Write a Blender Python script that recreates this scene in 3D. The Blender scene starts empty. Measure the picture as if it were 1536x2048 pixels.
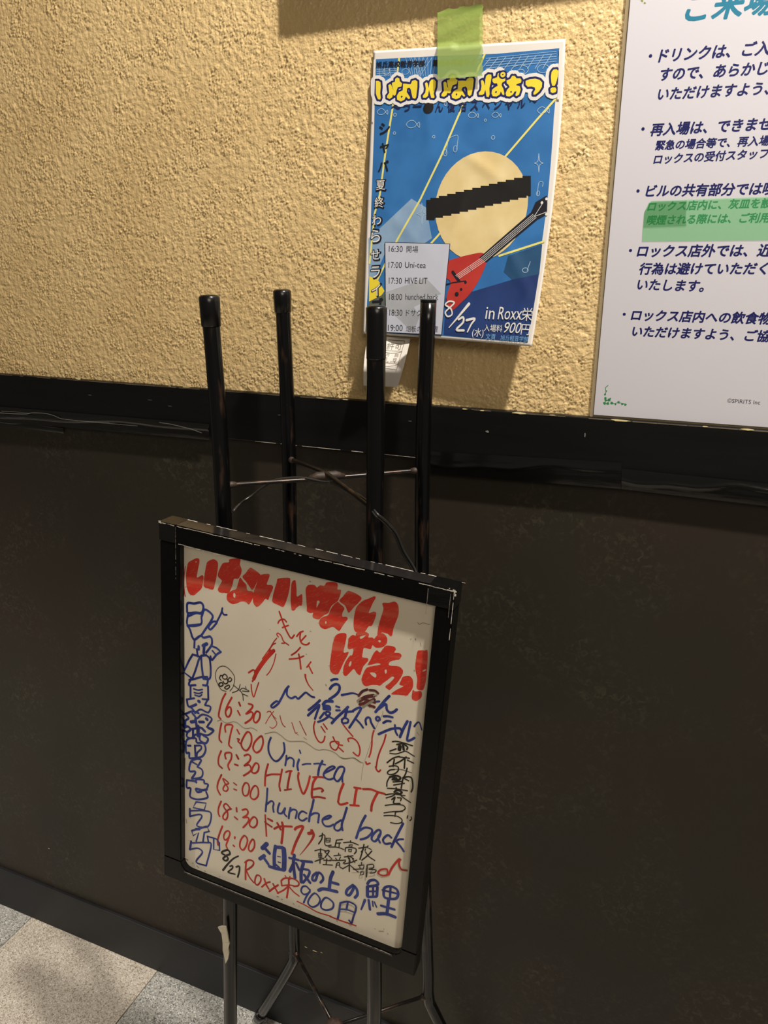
import bpy, bmesh, math, random
import numpy as np
from mathutils import Vector, Matrix
from mathutils.geometry import tessellate_polygon

random.seed(7)
SC = bpy.context.scene
COL = SC.collection

# ------------------------------------------------------------------ camera
F_PX = 1500.0
CAM_Y, CAM_Z = -0.87, 1.3414          # 0.87 m from the wall, at eye height
ROT = np.array([[0.9224850, 0.3860308, -0.0012360],      # camera right
                [0.1217560, -0.2939915, -0.9480213],     # camera down
                [-0.3663288, 0.8743850, -0.3182043]])    # camera forward
cd = bpy.data.cameras.new('camera'); cam = bpy.data.objects.new('camera', cd)
cd.sensor_fit = 'VERTICAL'; cd.sensor_height = 36.0; cd.lens = 36.0*F_PX/2048.0
cd.clip_start = 0.02
M = Matrix.Identity(4)
for i in range(3):
    M[i][0] = ROT[0][i]; M[i][1] = -ROT[1][i]; M[i][2] = -ROT[2][i]
M.translation = (0, CAM_Y, CAM_Z)
cam.matrix_world = M
COL.objects.link(cam); SC.camera = cam

# ------------------------------------------------------------------ world, lights, exposure
W = bpy.data.worlds.new('world'); SC.world = W; W.use_nodes = True
W.node_tree.nodes['Background'].inputs[0].default_value = (1.0, 0.88, 0.72, 1)
W.node_tree.nodes['Background'].inputs[1].default_value = 0.10
def lamp(name, kind, loc, power, col, size, target=None, spot=None):
    l = bpy.data.lights.new(name, kind); l.energy = power; l.color = col
    if kind == 'AREA': l.shape = 'DISK'; l.size = size
    else: l.shadow_soft_size = size
    if spot: l.spot_size = math.radians(spot); l.spot_blend = 0.6
    o = bpy.data.objects.new(name, l); COL.objects.link(o); o.location = loc
    if target is not None:
        d = Vector(target)-Vector(loc); o.rotation_euler = d.to_track_quat('-Z', 'Y').to_euler()
    return o
# recessed ceiling downlight close to the wall (upper right) and added fill lamps behind the viewer
lamp('ceiling_downlight', 'SPOT', (0.30, -0.47, 2.50), 160.0, (1.0, 0.93, 0.84), 0.034, (-0.35, -0.25, 0.6), 120)
lamp('corridor_downlight', 'SPOT', (-1.95, -1.10, 2.50), 170.0, (1.0, 0.93, 0.85), 0.04, (-1.35, -0.75, 0.0), 62)  # unseen spot added to brighten the floor on the left
lamp('corridor_light_far', 'AREA', (0.9, -2.2, 2.50), 26.0, (1.0, 0.88, 0.72), 1.3, (-0.3, 0.0, 0.9))  # unseen soft lamp added to lift the board and the shadows
SC.view_settings.view_transform = 'Standard'; SC.view_settings.look = 'None'
SC.view_settings.gamma = 1; SC.view_settings.use_curve_mapping = False
SC.view_settings.exposure = 0.0

# ------------------------------------------------------------------ photo measurement helpers
def ray(u, v):
    return ROT.T @ np.array([(u-768.0)/F_PX, (v-1024.0)/F_PX, 1.0])
ORG = np.array([0, CAM_Y, CAM_Z])
def at(u, v, y=0.0):
    """point of the vertical plane y seen at photo position (u, v)"""
    r = ray(u, v); return ORG + r*((y-CAM_Y)/r[1])

# ------------------------------------------------------------------ materials
def srgb(r, g, b):
    f = lambda c: (c/255/12.92) if c/255 <= 0.04045 else ((c/255+0.055)/1.055)**2.4
    return (f(r), f(g), f(b), 1)
def mat(name, col, rough=0.5, metal=0.0, spec=0.5, coat=0.0, col2=None, scale=20.0, detail=4.0,
        bump=0.0, bscale=60.0, lo=0.35, hi=0.65, stretch=None, rotz=0.0, alpha=1.0, transl=0.0, bdist=0.001):
    m = bpy.data.materials.new(name); m.use_nodes = True
    nt = m.node_tree; n = nt.nodes; L = nt.links; b = n['Principled BSDF']
    b.inputs['Base Color'].default_value = col
    b.inputs['Roughness'].default_value = rough; b.inputs['Metallic'].default_value = metal
    b.inputs['Specular IOR Level'].default_value = spec; b.inputs['Coat Weight'].default_value = coat
    b.inputs['Coat Roughness'].default_value = 0.15
    b.inputs['Alpha'].default_value = alpha
    tc = n.new('ShaderNodeTexCoord'); mp = n.new('ShaderNodeMapping')
    L.new(tc.outputs['Object'], mp.inputs['Vector'])
    if stretch: mp.inputs['Scale'].default_value = stretch
    mp.inputs['Rotation'].default_value = (0, rotz, 0)
    if col2 is not None:
        nz = n.new('ShaderNodeTexNoise'); nz.inputs['Scale'].default_value = scale
        nz.inputs['Detail'].default_value = detail
        L.new(mp.outputs[0], nz.inputs['Vector'])
        cr = n.new('ShaderNodeValToRGB'); cr.color_ramp.elements[0].position = lo
        cr.color_ramp.elements[1].position = hi
        cr.color_ramp.elements[0].color = col; cr.color_ramp.elements[1].color = col2
        L.new(nz.outputs['Fac'], cr.inputs[0]); L.new(cr.outputs[0], b.inputs['Base Color'])
    if bump:
        nb = n.new('ShaderNodeTexNoise'); nb.inputs['Scale'].default_value = bscale
        nb.inputs['Detail'].default_value = 5
        L.new(mp.outputs[0], nb.inputs['Vector'])
        bp = n.new('ShaderNodeBump'); bp.inputs['Strength'].default_value = bump
        bp.inputs['Distance'].default_value = bdist
        L.new(nb.outputs['Fac'], bp.inputs['Height']); L.new(bp.outputs[0], b.inputs['Normal'])
    return m

MAT = {}
MAT['stucco'] = mat('stucco', srgb(206, 178, 127), 0.31, spec=0.55, col2=srgb(214, 187, 136), scale=9, bump=0.7, bscale=480, bdist=0.0010)
MAT['rail'] = mat('black_painted_wood', srgb(9, 9, 9), 0.42, spec=0.25, col2=srgb(14, 14, 14), scale=60, stretch=(0.08, 1, 1), bump=0.25, bscale=250, bdist=0.0004)
MAT['skirt'] = mat('black_vinyl', srgb(31, 31, 33), 0.5, spec=0.3, col2=srgb(26, 26, 28), scale=14)
MAT['black_tape'] = mat('glossy_black_tape', srgb(12, 12, 12), 0.16, spec=0.6, bump=0.5, bscale=30, stretch=(0.35, 1, 2.0), bdist=0.0015)
MAT['pole'] = mat('black_gloss_pole', srgb(7, 7, 8), 0.2, spec=0.45, col2=srgb(46, 32, 24), scale=45, lo=0.58, hi=0.68, stretch=(2, 2, 0.35))
MAT['cap'] = mat('black_rubber', srgb(9, 9, 10), 0.25)
MAT['rod'] = mat('dark_rod', srgb(34, 30, 28), 0.3, metal=0.5, col2=srgb(78, 58, 42), scale=70, lo=0.5, hi=0.75)
MAT['rust'] = mat('rusty_weld', srgb(60, 44, 34), 0.6, col2=srgb(34, 28, 24), scale=300)
MAT['wire'] = mat('black_wire', srgb(40, 39, 38), 0.28)
MAT['frame'] = mat('black_taped_frame', srgb(9, 9, 9), 0.25, spec=0.2, bump=0.25, bscale=18, bdist=0.002)
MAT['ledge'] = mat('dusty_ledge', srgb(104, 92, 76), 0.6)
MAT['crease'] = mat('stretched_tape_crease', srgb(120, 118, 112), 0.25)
MAT['frame_lip'] = mat('dark_brown_lip', srgb(40, 32, 32), 0.35)
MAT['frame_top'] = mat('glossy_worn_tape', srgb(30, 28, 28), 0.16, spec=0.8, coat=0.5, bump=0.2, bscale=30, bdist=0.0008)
MAT['worn'] = mat('worn_pale_edge', srgb(200, 192, 180), 0.6)
MAT['wornd'] = mat('worn_grey_edge', srgb(120, 114, 108), 0.45)
MAT['white'] = mat('whiteboard_sheet', srgb(222, 213, 194), 0.32, spec=0.4, col2=srgb(213, 203, 184), scale=7, bump=0.06, bscale=9, bdist=0.004)
MAT['red'] = mat('red_marker', srgb(202, 48, 34), 0.4, col2=srgb(160, 30, 22), scale=50)
MAT['redfill'] = mat('red_marker_fill', srgb(208, 52, 36), 0.4, col2=srgb(212, 92, 70), scale=42, lo=0.55, hi=0.72, detail=1.0, stretch=(0.35, 1, 2.6), rotz=math.radians(-38))
MAT['streak'] = mat('red_marker_streak', srgb(206, 112, 88), 0.4)
MAT['blue'] = mat('blue_marker', srgb(26, 38, 112), 0.4, col2=srgb(48, 66, 142), scale=60)
MAT['blackink'] = mat('black_marker', srgb(20, 17, 12), 0.4, col2=srgb(52, 44, 30), scale=90, lo=0.5, hi=0.8)
MAT['greyink'] = mat('faded_marker', srgb(112, 104, 88), 0.5)
MAT['maroon'] = mat('maroon_scribble', srgb(110, 34, 30), 0.5, col2=srgb(60, 30, 34), scale=120)
MAT['smear'] = mat('smear', srgb(140, 132, 116), 0.4)
MAT['paper'] = mat('white_paper', srgb(208, 203, 196), 0.62, bump=0.15, bscale=14, bdist=0.003)
MAT['laminate'] = mat('laminated_sheet', srgb(196, 194, 201), 0.22, spec=0.5, bump=0.05, bscale=8, bdist=0.004)
MAT['laminate_edge'] = mat('clear_laminate_margin', srgb(176, 160, 128), 0.15, alpha=0.5)
MAT['navytext'] = mat('navy_print', srgb(16, 22, 84), 0.4)
MAT['teal'] = mat('teal_print', srgb(28, 112, 140), 0.4)
MAT['ivy'] = mat('ivy_print', srgb(36, 122, 66), 0.5)
MAT['olive'] = mat('olive_print', srgb(130, 136, 80), 0.5)
MAT['inktext'] = mat('black_print', srgb(18, 18, 30), 0.5)
def tape_mat(name, col, alpha):
    m = mat(name, col, 0.4, alpha=alpha)
    n = m.node_tree.nodes; L = m.node_tree.links; b = n['Principled BSDF']
    tc = n['Texture Coordinate']; w = n.new('ShaderNodeTexWave'); w.bands_direction = 'X'
    w.inputs['Scale'].default_value = 800; w.inputs['Distortion'].default_value = 0.4
    L.new(tc.outputs['Object'], w.inputs['Vector'])
    bp = n.new('ShaderNodeBump'); bp.inputs['Strength'].default_value = 0.25; bp.inputs['Distance'].default_value = 0.0002
    L.new(w.outputs['Fac'], bp.inputs['Height']); L.new(bp.outputs[0], b.inputs['Normal'])
    return m
MAT['gtape'] = tape_mat('green_curing_tape', srgb(142, 166, 80), 0.72)
MAT['gtape2'] = tape_mat('green_strip_tape', srgb(74, 190, 96), 0.42)
MAT['gtape3'] = tape_mat('green_strip_overlap', srgb(30, 130, 54), 0.32)
MAT['offwhite_tape'] = mat('torn_paper_tape', srgb(206, 198, 176), 0.7, bump=0.4, bscale=80)
MAT['ceiling'] = mat('ceiling_paint', srgb(190, 182, 168), 0.8)
MAT['signface'] = mat('dull_sign_face', srgb(120, 112, 100), 0.5)
MAT['signboard'] = mat('dark_sign_box', srgb(70, 60, 50), 0.5)

# wainscot: dark mottled decorative laminate
def wainscot():
    m = mat('wainscot_laminate', srgb(52, 47, 39), 0.5, spec=0.25)
    nt = m.node_tree; n = nt.nodes; L = nt.links; b = n['Principled BSDF']; tc = n['Texture Coordinate']
    def noise(s, d, dist=0.0, det=6):
        z = n.new('ShaderNodeTexNoise'); z.inputs['Scale'].default_value = s
        z.inputs['Detail'].default_value = det; z.inputs['Distortion'].default_value = dist
        L.new(tc.outputs['Object'], z.inputs['Vector']); return z
    def ramp(src, a, ca, c, cc):
        r = n.new('ShaderNodeValToRGB'); e = r.color_ramp.elements
        e[0].position = a; e[0].color = ca; e[1].position = c; e[1].color = cc
        L.new(src.outputs['Fac'], r.inputs[0]); return r
    a = ramp(noise(3.2, 0), 0.42, srgb(41, 39, 31), 0.6, srgb(45, 38, 32))
    f = ramp(noise(110, 0, 1.2, 8), 0.50, (0, 0, 0, 1), 0.74, (1, 1, 1, 1))
    f2 = ramp(noise(7, 0, 0.4, 8), 0.44, (0, 0, 0, 1), 0.70, (1, 1, 1, 1))
    mu = n.new('ShaderNodeMath'); mu.operation = 'MULTIPLY'
    L.new(f.outputs[0], mu.inputs[0]); L.new(f2.outputs[0], mu.inputs[1])
    mx = n.new('ShaderNodeMix'); mx.data_type = 'RGBA'
    L.new(mu.outputs[0], mx.inputs[0]); L.new(a.outputs[0], mx.inputs[6]); mx.inputs[7].default_value = srgb(70, 65, 53)
    L.new(mx.outputs[2], b.inputs['Base Color'])
    bp = n.new('ShaderNodeBump'); bp.inputs['Strength'].default_value = 0.12; bp.inputs['Distance'].default_value = 0.0006
    L.new(noise(160, 0).outputs['Fac'], bp.inputs['Height']); L.new(bp.outputs[0], b.inputs['Normal'])
    return m
MAT['wainscot'] = wainscot()

def granite(name, base, dark, light):
    m = mat(name, base, 0.35, spec=0.5)
    nt = m.node_tree; n = nt.nodes; L = nt.links; b = n['Principled BSDF']
    geo = n.new('ShaderNodeNewGeometry')
    v = n.new('ShaderNodeTexVoronoi'); v.inputs['Scale'].default_value = 560
    L.new(geo.outputs['Position'], v.inputs['Vector'])
    sp = n.new('ShaderNodeSeparateColor'); L.new(v.outputs['Color'], sp.inputs[0])
    r = n.new('ShaderNodeValToRGB'); r.color_ramp.interpolation = 'LINEAR'
    e = r.color_ramp.elements; e[0].position = 0.0; e[0].color = dark; e[1].position = 1.0; e[1].color = light
    k = e.new(0.2); k.color = tuple((x*0.55+y*0.45) for x, y in zip(dark, base)); k = e.new(0.45); k.color = base; k = e.new(0.85); k.color = base
    L.new(sp.outputs[0], r.inputs[0])
    nz = n.new('ShaderNodeTexNoise'); nz.inputs['Scale'].default_value = 14; nz.inputs['Detail'].default_value = 6
    L.new(geo.outputs['Position'], nz.inputs['Vector'])
    mx = n.new('ShaderNodeMix'); mx.data_type = 'RGBA'; mx.blend_type = 'MULTIPLY'; mx.inputs[0].default_value = 0.28
    cr = n.new('ShaderNodeValToRGB'); cr.color_ramp.elements[0].color = (0.62, 0.58, 0.53, 1); cr.color_ramp.elements[0].position = 0.3
    cr.color_ramp.elements[1].position = 0.6
    L.new(nz.outputs['Fac'], cr.inputs[0]); L.new(r.outputs[0], mx.inputs[6]); L.new(cr.outputs[0], mx.inputs[7])
    L.new(mx.outputs[2], b.inputs['Base Color'])
    return m
MAT['granite_warm'] = granite('granite_warm', srgb(196, 188, 174), srgb(130, 116, 102), srgb(228, 222, 210))
MAT['granite_cool'] = granite('granite_cool', srgb(172, 171, 164), srgb(76, 78, 76), srgb(226, 224, 218))
MAT['grout'] = mat('grout', srgb(70, 64, 56), 0.9)

# ------------------------------------------------------------------ object helpers
def obj(name, verts, faces, m, parent=None, smooth=False, kind=None):
    off = np.array(parent_loc(parent))
    me = bpy.data.meshes.new(name)
    vs = (np.asarray(verts, dtype=float)-off)
    me.from_pydata(vs.tolist(), [], [tuple(f) for f in faces]); me.update()
    if smooth:
        me.polygons.foreach_set('use_smooth', [True]*len(me.polygons))
    if m: me.materials.append(m)
    o = bpy.data.objects.new(name, me); COL.objects.link(o)
    if parent is not None: o.parent = parent
    if kind: o['kind'] = kind
    return o
def parent_loc(p):
    l = Vector((0, 0, 0))
    while p is not None: l = l+p.location; p = p.parent
    return l
def thing(name, label, cat, loc, group=None):
    o = bpy.data.objects.new(name, None); COL.objects.link(o); o.location = loc
    o.empty_display_size = 0.05
    tag(o, label, cat, group); return o
def tag(o, label, cat, group=None):
    o['label'] = label; o['category'] = cat
    if group: o['group'] = group
    return o
def structure(o): o['kind'] = 'structure'; return o

def box_mesh(lo, hi, bevel=0.0, seg=2):
    bm = bmesh.new(); bmesh.ops.create_cube(bm, size=1)
    lo = Vector(lo); hi = Vector(hi)
    for v in bm.verts:
        v.co = Vector([(lo[i]+hi[i])/2 + v.co[i]*(hi[i]-lo[i]) for i in range(3)])
    if bevel: bmesh.ops.bevel(bm, geom=bm.edges[:], offset=bevel, segments=seg, affect='EDGES', profile=0.5)
    vs = [tuple(v.co) for v in bm.verts]; bm.verts.index_update()
    fs = [[v.index for v in f.verts] for f in bm.faces]; bm.free(); return vs, fs
def box(name, lo, hi, m, parent=None, bevel=0.0):
    v, f = box_mesh(lo, hi, bevel); return obj(name, v, f, m, parent)

def smooth_path(pts, n=6):
    pts = [np.array(p, float) for p in pts]
    if len(pts) < 3: return pts
    closed = np.allclose(pts[0], pts[-1])
    out = []
    for i in range(len(pts)-1):
        p1, p2 = pts[i], pts[i+1]
        p0 = pts[i-1] if i > 0 else (pts[-2] if closed else p1*2-p2)
        p3 = pts[i+2] if i+2 < len(pts) else (pts[1] if closed else p2*2-p1)
        for k in range(n):
            t = k/n
            out.append(0.5*((2*p1)+(-p0+p2)*t+(2*p0-5*p1+4*p2-p3)*t*t+(-p0+3*p1-3*p2+p3)*t**3))
    out.append(pts[-1]); return out

def tube(path, radii, seg=16, cap=True):
    path = [np.array(p, float) for p in path]
    if not hasattr(radii, '__len__'): radii = [radii]*len(path)
    vs = []; fs = []
    up = np.array([0.13, 0.9, 0.2])
    prev = None
    for i, p in enumerate(path):
        d = (path[min(i+1, len(path)-1)]-path[max(i-1, 0)]); d = d/np.linalg.norm(d)
        a = prev if prev is not None else up
        a = a-d*(a@d); a /= np.linalg.norm(a); prev = a
        b = np.cross(d, a)
        for k in range(seg):
            t = 2*math.pi*k/seg
            vs.append(p+(a*math.cos(t)+b*math.sin(t))*radii[i])
    for i in range(len(path)-1):
        for k in range(seg):
            k2 = (k+1) % seg
            fs.append((i*seg+k, i*seg+k2, (i+1)*seg+k2, (i+1)*seg+k))
    if cap:
        fs.append(tuple(range(seg))[::-1]); fs.append(tuple((len(path)-1)*seg+k for k in range(seg)))
    return vs, fs
def tube_obj(name, path, r, m, parent=None, seg=16):
    v, f = tube(path, r, seg); return obj(name, v, f, m, parent, smooth=True)

# flat print / ink: polygons and strokes in 2-D, mapped onto a surface --------------------------
class Ink:
    def __init__(s): s.v = []; s.f = []; s.n = 0
    def h(s): s.n += 1; return (s.n % 12)*1.2e-6
    def poly(s, pts, holes=(), smooth=False, h=None):
        loops = [pts]+list(holes)
        if smooth: loops = [smooth_path(list(l)+[l[0]], 5)[:-1] for l in loops]
        h = s.h() if h is None else h; b = len(s.v)
        lv = [[Vector((float(p[0]), float(p[1]), 0)) for p in l] for l in loops]
        tris = tessellate_polygon(lv)
        for l in lv:
            for p in l: s.v.append((p.x, p.y, h))
        for t in tris: s.f.append(tuple(b+i for i in t))
    def stroke(s, pts, w, w2=None, sm=True, cap=True):
        P = smooth_path(pts, 5) if sm else [np.array(p, float) for p in pts]
        Q = [P[0]]
        for p in P[1:]:
            if np.linalg.norm(p-Q[-1]) > w*0.06: Q.append(p)
        if len(Q) < 2: Q.append(Q[0]+np.array([w*0.2, 0]))
        w2 = w if w2 is None else w2; N = len(Q); h = s.h(); b = len(s.v)
        for i, p in enumerate(Q):
            d = Q[min(i+1, N-1)]-Q[max(i-1, 0)]; L = np.linalg.norm(d); d = d/L if L > 0 else np.array([1., 0])
            nrm = np.array([-d[1], d[0]]); ww = (w+(w2-w)*i/(N-1))/2
            hh = h+1e-6*i/N
            s.v.append((*(p+nrm*ww), hh)); s.v.append((*(p-nrm*ww), hh))
        for i in range(N-1):
            s.f.append((b+2*i, b+2*i+1, b+2*i+3, b+2*i+2))
        if cap:
            for (c, o, ww, e) in ((Q[0], Q[1], w/2, 0), (Q[-1], Q[-2], w2/2, 1)):
                d = c-o; a0 = math.atan2(d[1], d[0]); k = len(s.v); s.v.append((c[0], c[1], h+1e-6*e))
                for j in range(7):
                    a = a0-math.pi/2+math.pi*j/6
                    s.v.append((c[0]+ww*math.cos(a), c[1]+ww*math.sin(a), h+1e-6*e))
                for j in range(6): s.f.append((k, k+1+j, k+2+j))
    def circle(s, c, r, n=14, ry=None, rot=0.0):
        ry = r if ry is None else ry
        s.poly([(c[0]+r*math.cos(t)*math.cos(rot)-ry*math.sin(t)*math.sin(rot), c[1]+r*math.cos(t)*math.sin(rot)+ry*math.sin(t)*math.cos(rot)) for t in [2*math.pi*i/n for i in range(n)]])
    def ring(s, c, r, w, ry=None):
        ry = r if ry is None else ry
        s.stroke([(c[0]+r*math.cos(t), c[1]+ry*math.sin(t)) for t in [2*math.pi*i/10 for i in range(11)]], w)
    def text(s, body, p0, p1, hgt=None, bold=0.0, shear=0.0, down=False):
        """text whose baseline runs p0 -> p1 (surface units, second axis points down)"""
        if bold:
            q0 = np.array(p0, float); q1 = np.array(p1, float); e = np.linalg.norm(q1-q0)/max(1, len(body))*bold
            for ex, ey in ((e, 0), (-e, 0), (0, e), (0, -e), (e*.7, e*.7), (-e*.7, e*.7), (e*.7, -e*.7), (-e*.7, -e*.7)):
                s.text(body, q0+np.array([ex, ey]), q1+np.array([ex, ey]), hgt, 0.0, shear)
        g = glyphs(body, 0.0)
        if g is None: return
        gv, gf, x0, x1 = g
        p0 = np.array(p0, float); p1 = np.array(p1, float); d = p1-p0; L = np.linalg.norm(d); d = d/L
        sx = L/(x1-x0); sy = sx if hgt is None else hgt
        nn = np.array([d[1], -d[0]])                      # 'up' of the letters
        h = s.h(); b = len(s.v)
        for x, y in gv:
            q = p0+d*((x-x0)*sx+shear*y*sy)+nn*(y*sy)
            s.v.append((q[0], q[1], h))
        for f in gf: s.f.append(tuple(b+i for i in f))
    def cut(s, sx, sy):
        """cut every face along a grid so that it can follow a curved surface"""
        bm = bmesh.new(); vv = [bm.verts.new(v) for v in s.v]
        for f in s.f:
            try: bm.faces.new([vv[i] for i in f])
            except ValueError: pass
        xs = [v[0] for v in s.v]; ys = [v[1] for v in s.v]
        for ax, st, lo, hi in ((0, sx, min(xs), max(xs)), (1, sy, min(ys), max(ys))):
            k = math.floor(lo/st)*st+st
            while k < hi:
                n = [0, 0, 0]; n[ax] = 1; c = [0, 0, 0]; c[ax] = k
                bmesh.ops.bisect_plane(bm, geom=bm.verts[:]+bm.edges[:]+bm.faces[:], plane_co=c, plane_no=n, dist=1e-7)
                k += st
        bm.verts.index_update()
        s.v = [tuple(v.co) for v in bm.verts]; s.f = [[v.index for v in f.verts] for f in bm.faces]; bm.free(); return s
    def build(s, name, m, mapping, parent, off, kind=None):
        vs = [mapping(x, y, off+h) for x, y, h in s.v]
        return obj(name, vs, s.f, m, parent, kind=kind)
_G = {}
def glyphs(body, bold):
    k = (body, bold)
    if k in _G: return _G[k]
    c = bpy.data.curves.new('lettering', 'FONT'); c.body = body; c.offset = bold; c.resolution_u = 3
    o = bpy.data.objects.new('lettering', c); COL.objects.link(o)
    dg = bpy.context.evaluated_depsgraph_get(); dg.update()
    me = bpy.data.meshes.new_from_object(o.evaluated_get(dg))
    vs = [(v.co.x, v.co.y) for v in me.vertices]; fs = [tuple(p.vertices) for p in me.polygons]
    bpy.data.objects.remove(o); bpy.data.curves.remove(c); bpy.data.meshes.remove(me)
    r = (vs, fs, min(v[0] for v in vs), max(v[0] for v in vs)) if vs else None
    _G[k] = r; return r

# ================================================================== SETTING
XL, XR = -2.6, 1.6
RAIL_T, RAIL_B, SKIRT_T = 1.173, 1.106, 0.1056
# wall core behind everything
wall = structure(box('wall_back', (XL, 0.004, 0.0), (XR, 0.12, 2.6), MAT['stucco']))
# rough trowelled stucco relief (real geometry, fine grain by bump)
def stucco_patch(x0, x1, z0, z1, st, fine):
    nx = int((x1-x0)/st)+1; nz = int((z1-z0)/st)+1
    rng = np.random.default_rng(3)
    def band(lo, hi):
        n = rng.standard_normal((nz, nx)); Fq = np.fft.rfft2(n)
        fy = np.fft.fftfreq(nz, st)[:, None]; fx = np.fft.rfftfreq(nx, st)[None, :]
        fr = np.hypot(fx, fy); Fq *= np.exp(-(fr*hi)**2)*(1-np.exp(-(fr*lo)**2))
        r = np.fft.irfft2(Fq, s=(nz, nx)); return r/r.std()
    
    a = band(0.0068, 0.0017) if fine else band(0.011, 0.0040); b = band(0.035, 0.007); msk = np.clip(0.85+0.3*band(0.2, 0.03), 0.35, 1.3)
    bumps = np.maximum(a, -0.4)**1.0
    bumps = np.where(a > 0.6, a*1.25-0.15, bumps)
    hgt = 0.00040*bumps*msk + 0.00022*b
    hgt = np.clip(hgt, -0.0016, 0.0030)
    X, Z = np.meshgrid(np.linspace(x0, x1, nx), np.linspace(z0, z1, nz))
    if not fine: hgt = np.where((X > -1.275) & (X < 0.235) & (Z < 1.685), -0.0035, hgt*1.1)
    vs = np.stack([X, -0.0005-hgt, Z], -1).reshape(-1, 3)
    i = np.arange(nx*nz).reshape(nz, nx)
    q = np.stack([i[:-1, :-1], i[:-1, 1:], i[1:, 1:], i[1:, :-1]], -1).reshape(-1, 4)
    me = bpy.data.meshes.new('stucco_relief')
    me.vertices.add(len(vs)); me.vertices.foreach_set('co', vs.astype('f').ravel())
    me.loops.add(q.size); me.loops.foreach_set('vertex_index', q.astype('i').ravel())
    me.polygons.add(len(q)); me.polygons.foreach_set('loop_start', (np.arange(len(q))*4).astype('i'))
    me.polygons.foreach_set('use_smooth', np.ones(len(q), dtype=bool))
    me.update(calc_edges=True); me.validate()
    me.materials.append(MAT['stucco'])
    o = bpy.data.objects.new('stucco_relief', me); COL.objects.link(o); o.parent = wall
stucco_patch(-1.28, 0.24, RAIL_T-0.012, 1.69, 0.0011, True)
stucco_patch(XL, XR, RAIL_T-0.012, 2.6, 0.0042, False)      # coarser where the picture never looks closely
# dark wainscot panels (a joint at x about -0.09) below the rail
box('wainscot_panel', (XL, -0.0005, 0.0), (XR, 0.004, RAIL_B+0.004), MAT['wainscot'], wall, 0.0003)
# chair rail
rail = structure(box('trim_1', (XL, -0.011, RAIL_B), (XR, 0.0038, RAIL_T), MAT['rail'], None, 0.0012))
def chips(spec, m, parent, y, name='chipped_paint'):
    k = Ink()
    for (u, v, w, h) in spec:
        p = at(u, v, y); n = 12; ww = w*0.00060; hh = h*0.00060
        pts = []
        for i in range(n):
            t = 2*math.pi*i/n; r = random.uniform(0.65, 1.1)
            pts.append((p[0]+ww*math.cos(t)*r, p[2]+hh*math.sin(t)*r))
        k.poly(pts)
    return k.build(name, m, lambda x, z, o: (x, y-o, z), parent, 0.0003, 'stuff')
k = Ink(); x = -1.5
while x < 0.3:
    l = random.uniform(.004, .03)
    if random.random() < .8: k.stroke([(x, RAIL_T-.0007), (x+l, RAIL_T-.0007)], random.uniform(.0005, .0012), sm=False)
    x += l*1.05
k.build('worn_ledge', MAT['ledge'], lambda x, z, o: (x, -.0112-o, z), rail, .0001, 'stuff')  # reflection on the rail's top ledge painted as broken pale strokes
k = Ink(); p, q = at(500, 877, -.0112), at(832, 911, -.0112); n = 30
for i in range(n):
    if random.random() < .85: k.stroke([(p[0]+(q[0]-p[0])*i/n, RAIL_B+.0006), (p[0]+(q[0]-p[0])*(i+1)/n, RAIL_B+.0006)], random.uniform(.0003, .0009), sm=False)
k.build('worn_ledge', MAT['worn'], lambda x, z, o: (x, -.0112-o, z), rail, .0001, 'stuff')  # worn lower edge, its highlight line painted in with it
cream = mat('cream_chip', srgb(214, 198, 150), 0.7)
chips([(156, 757, 9, 3.4), (97, 752, 6, 1.4), (372, 774, 12, 1.5), (340, 772, 5, 1), (1040, 826, 17, 2.2), (930, 818, 6, 1.2), (965, 821, 5, 1.2),
       (1243, 841, 20, 2), (1410, 853, 6, 1.5), (1496, 859, 12, 1.6), (640, 796, 10, 1), (690, 799, 8, 1), (1105, 830, 6, 1)], cream, rail, -0.0112)
chips([(975, 863, 4, 2.5), (1170, 870, 1.2, 6), (820, 842, 5, 0.6), (560, 830, 7, 0.6), (300, 800, 8, .5), (340, 812, 7, .5), (180, 790, 7, .5)], MAT['wornd'], rail, -0.0112, 'scuff')
chips([(98, 1697, 4, 1.2), (612, 1894, 5, 1.4), (630, 1902, 9, 1.8), (643, 1905, 4, 1.0)], cream, wall, -0.0007, 'paint_speck')
# skirting board
skirt = structure(box('baseboard_back', (XL, -0.007, 0.0), (XR, -0.0004, SKIRT_T), MAT['skirt'], None, 0.0008))
# floor with granite tiles
floor = structure(box('floor', (XL, -3.2, -0.05), (XR, 0.12, -0.0105), MAT['grout']))
TS = 0.3345; GAP = 0.0018
tile_me = {}
for key in ('granite_warm', 'granite_cool'):
    v, f = box_mesh((0, 0, -0.0105), (TS-GAP, TS-GAP, 0.0), 0.0006, 1)
    me = bpy.data.meshes.new('tile'); me.from_pydata(v, [], f); me.update(); me.materials.append(MAT[key]); tile_me[key] = me
x_j = -1.186
for i in range(-4, 8):
    for j in range(0, 6):
        key = 'granite_warm' if (i+j) % 2 == 0 else 'granite_cool'
        o = bpy.data.objects.new('tile', tile_me[key]); COL.objects.link(o); o.parent = floor
        o.location = (x_j+i*TS, -0.0035-(j+1)*TS, 0)
# ceiling well above the picture, and an unseen box added just above it to cast a shadow into view
structure(box('ceiling', (XL, -3.2, 2.6), (XR, 0.12, 2.64), MAT['ceiling']))
sb = thing('sign_box', 'dark sign box mounted on the wall above both notices', 'sign', (-0.1, 0, 1.66))
box('sign_body', (-0.455, -0.026, 1.630), (0.5, -0.004, 2.0), MAT['signboard'], sb, 0.003)
box('sign_face', (-0.44, -0.028, 1.648), (0.485, -0.0258, 1.985), MAT['signface'], sb)

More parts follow.
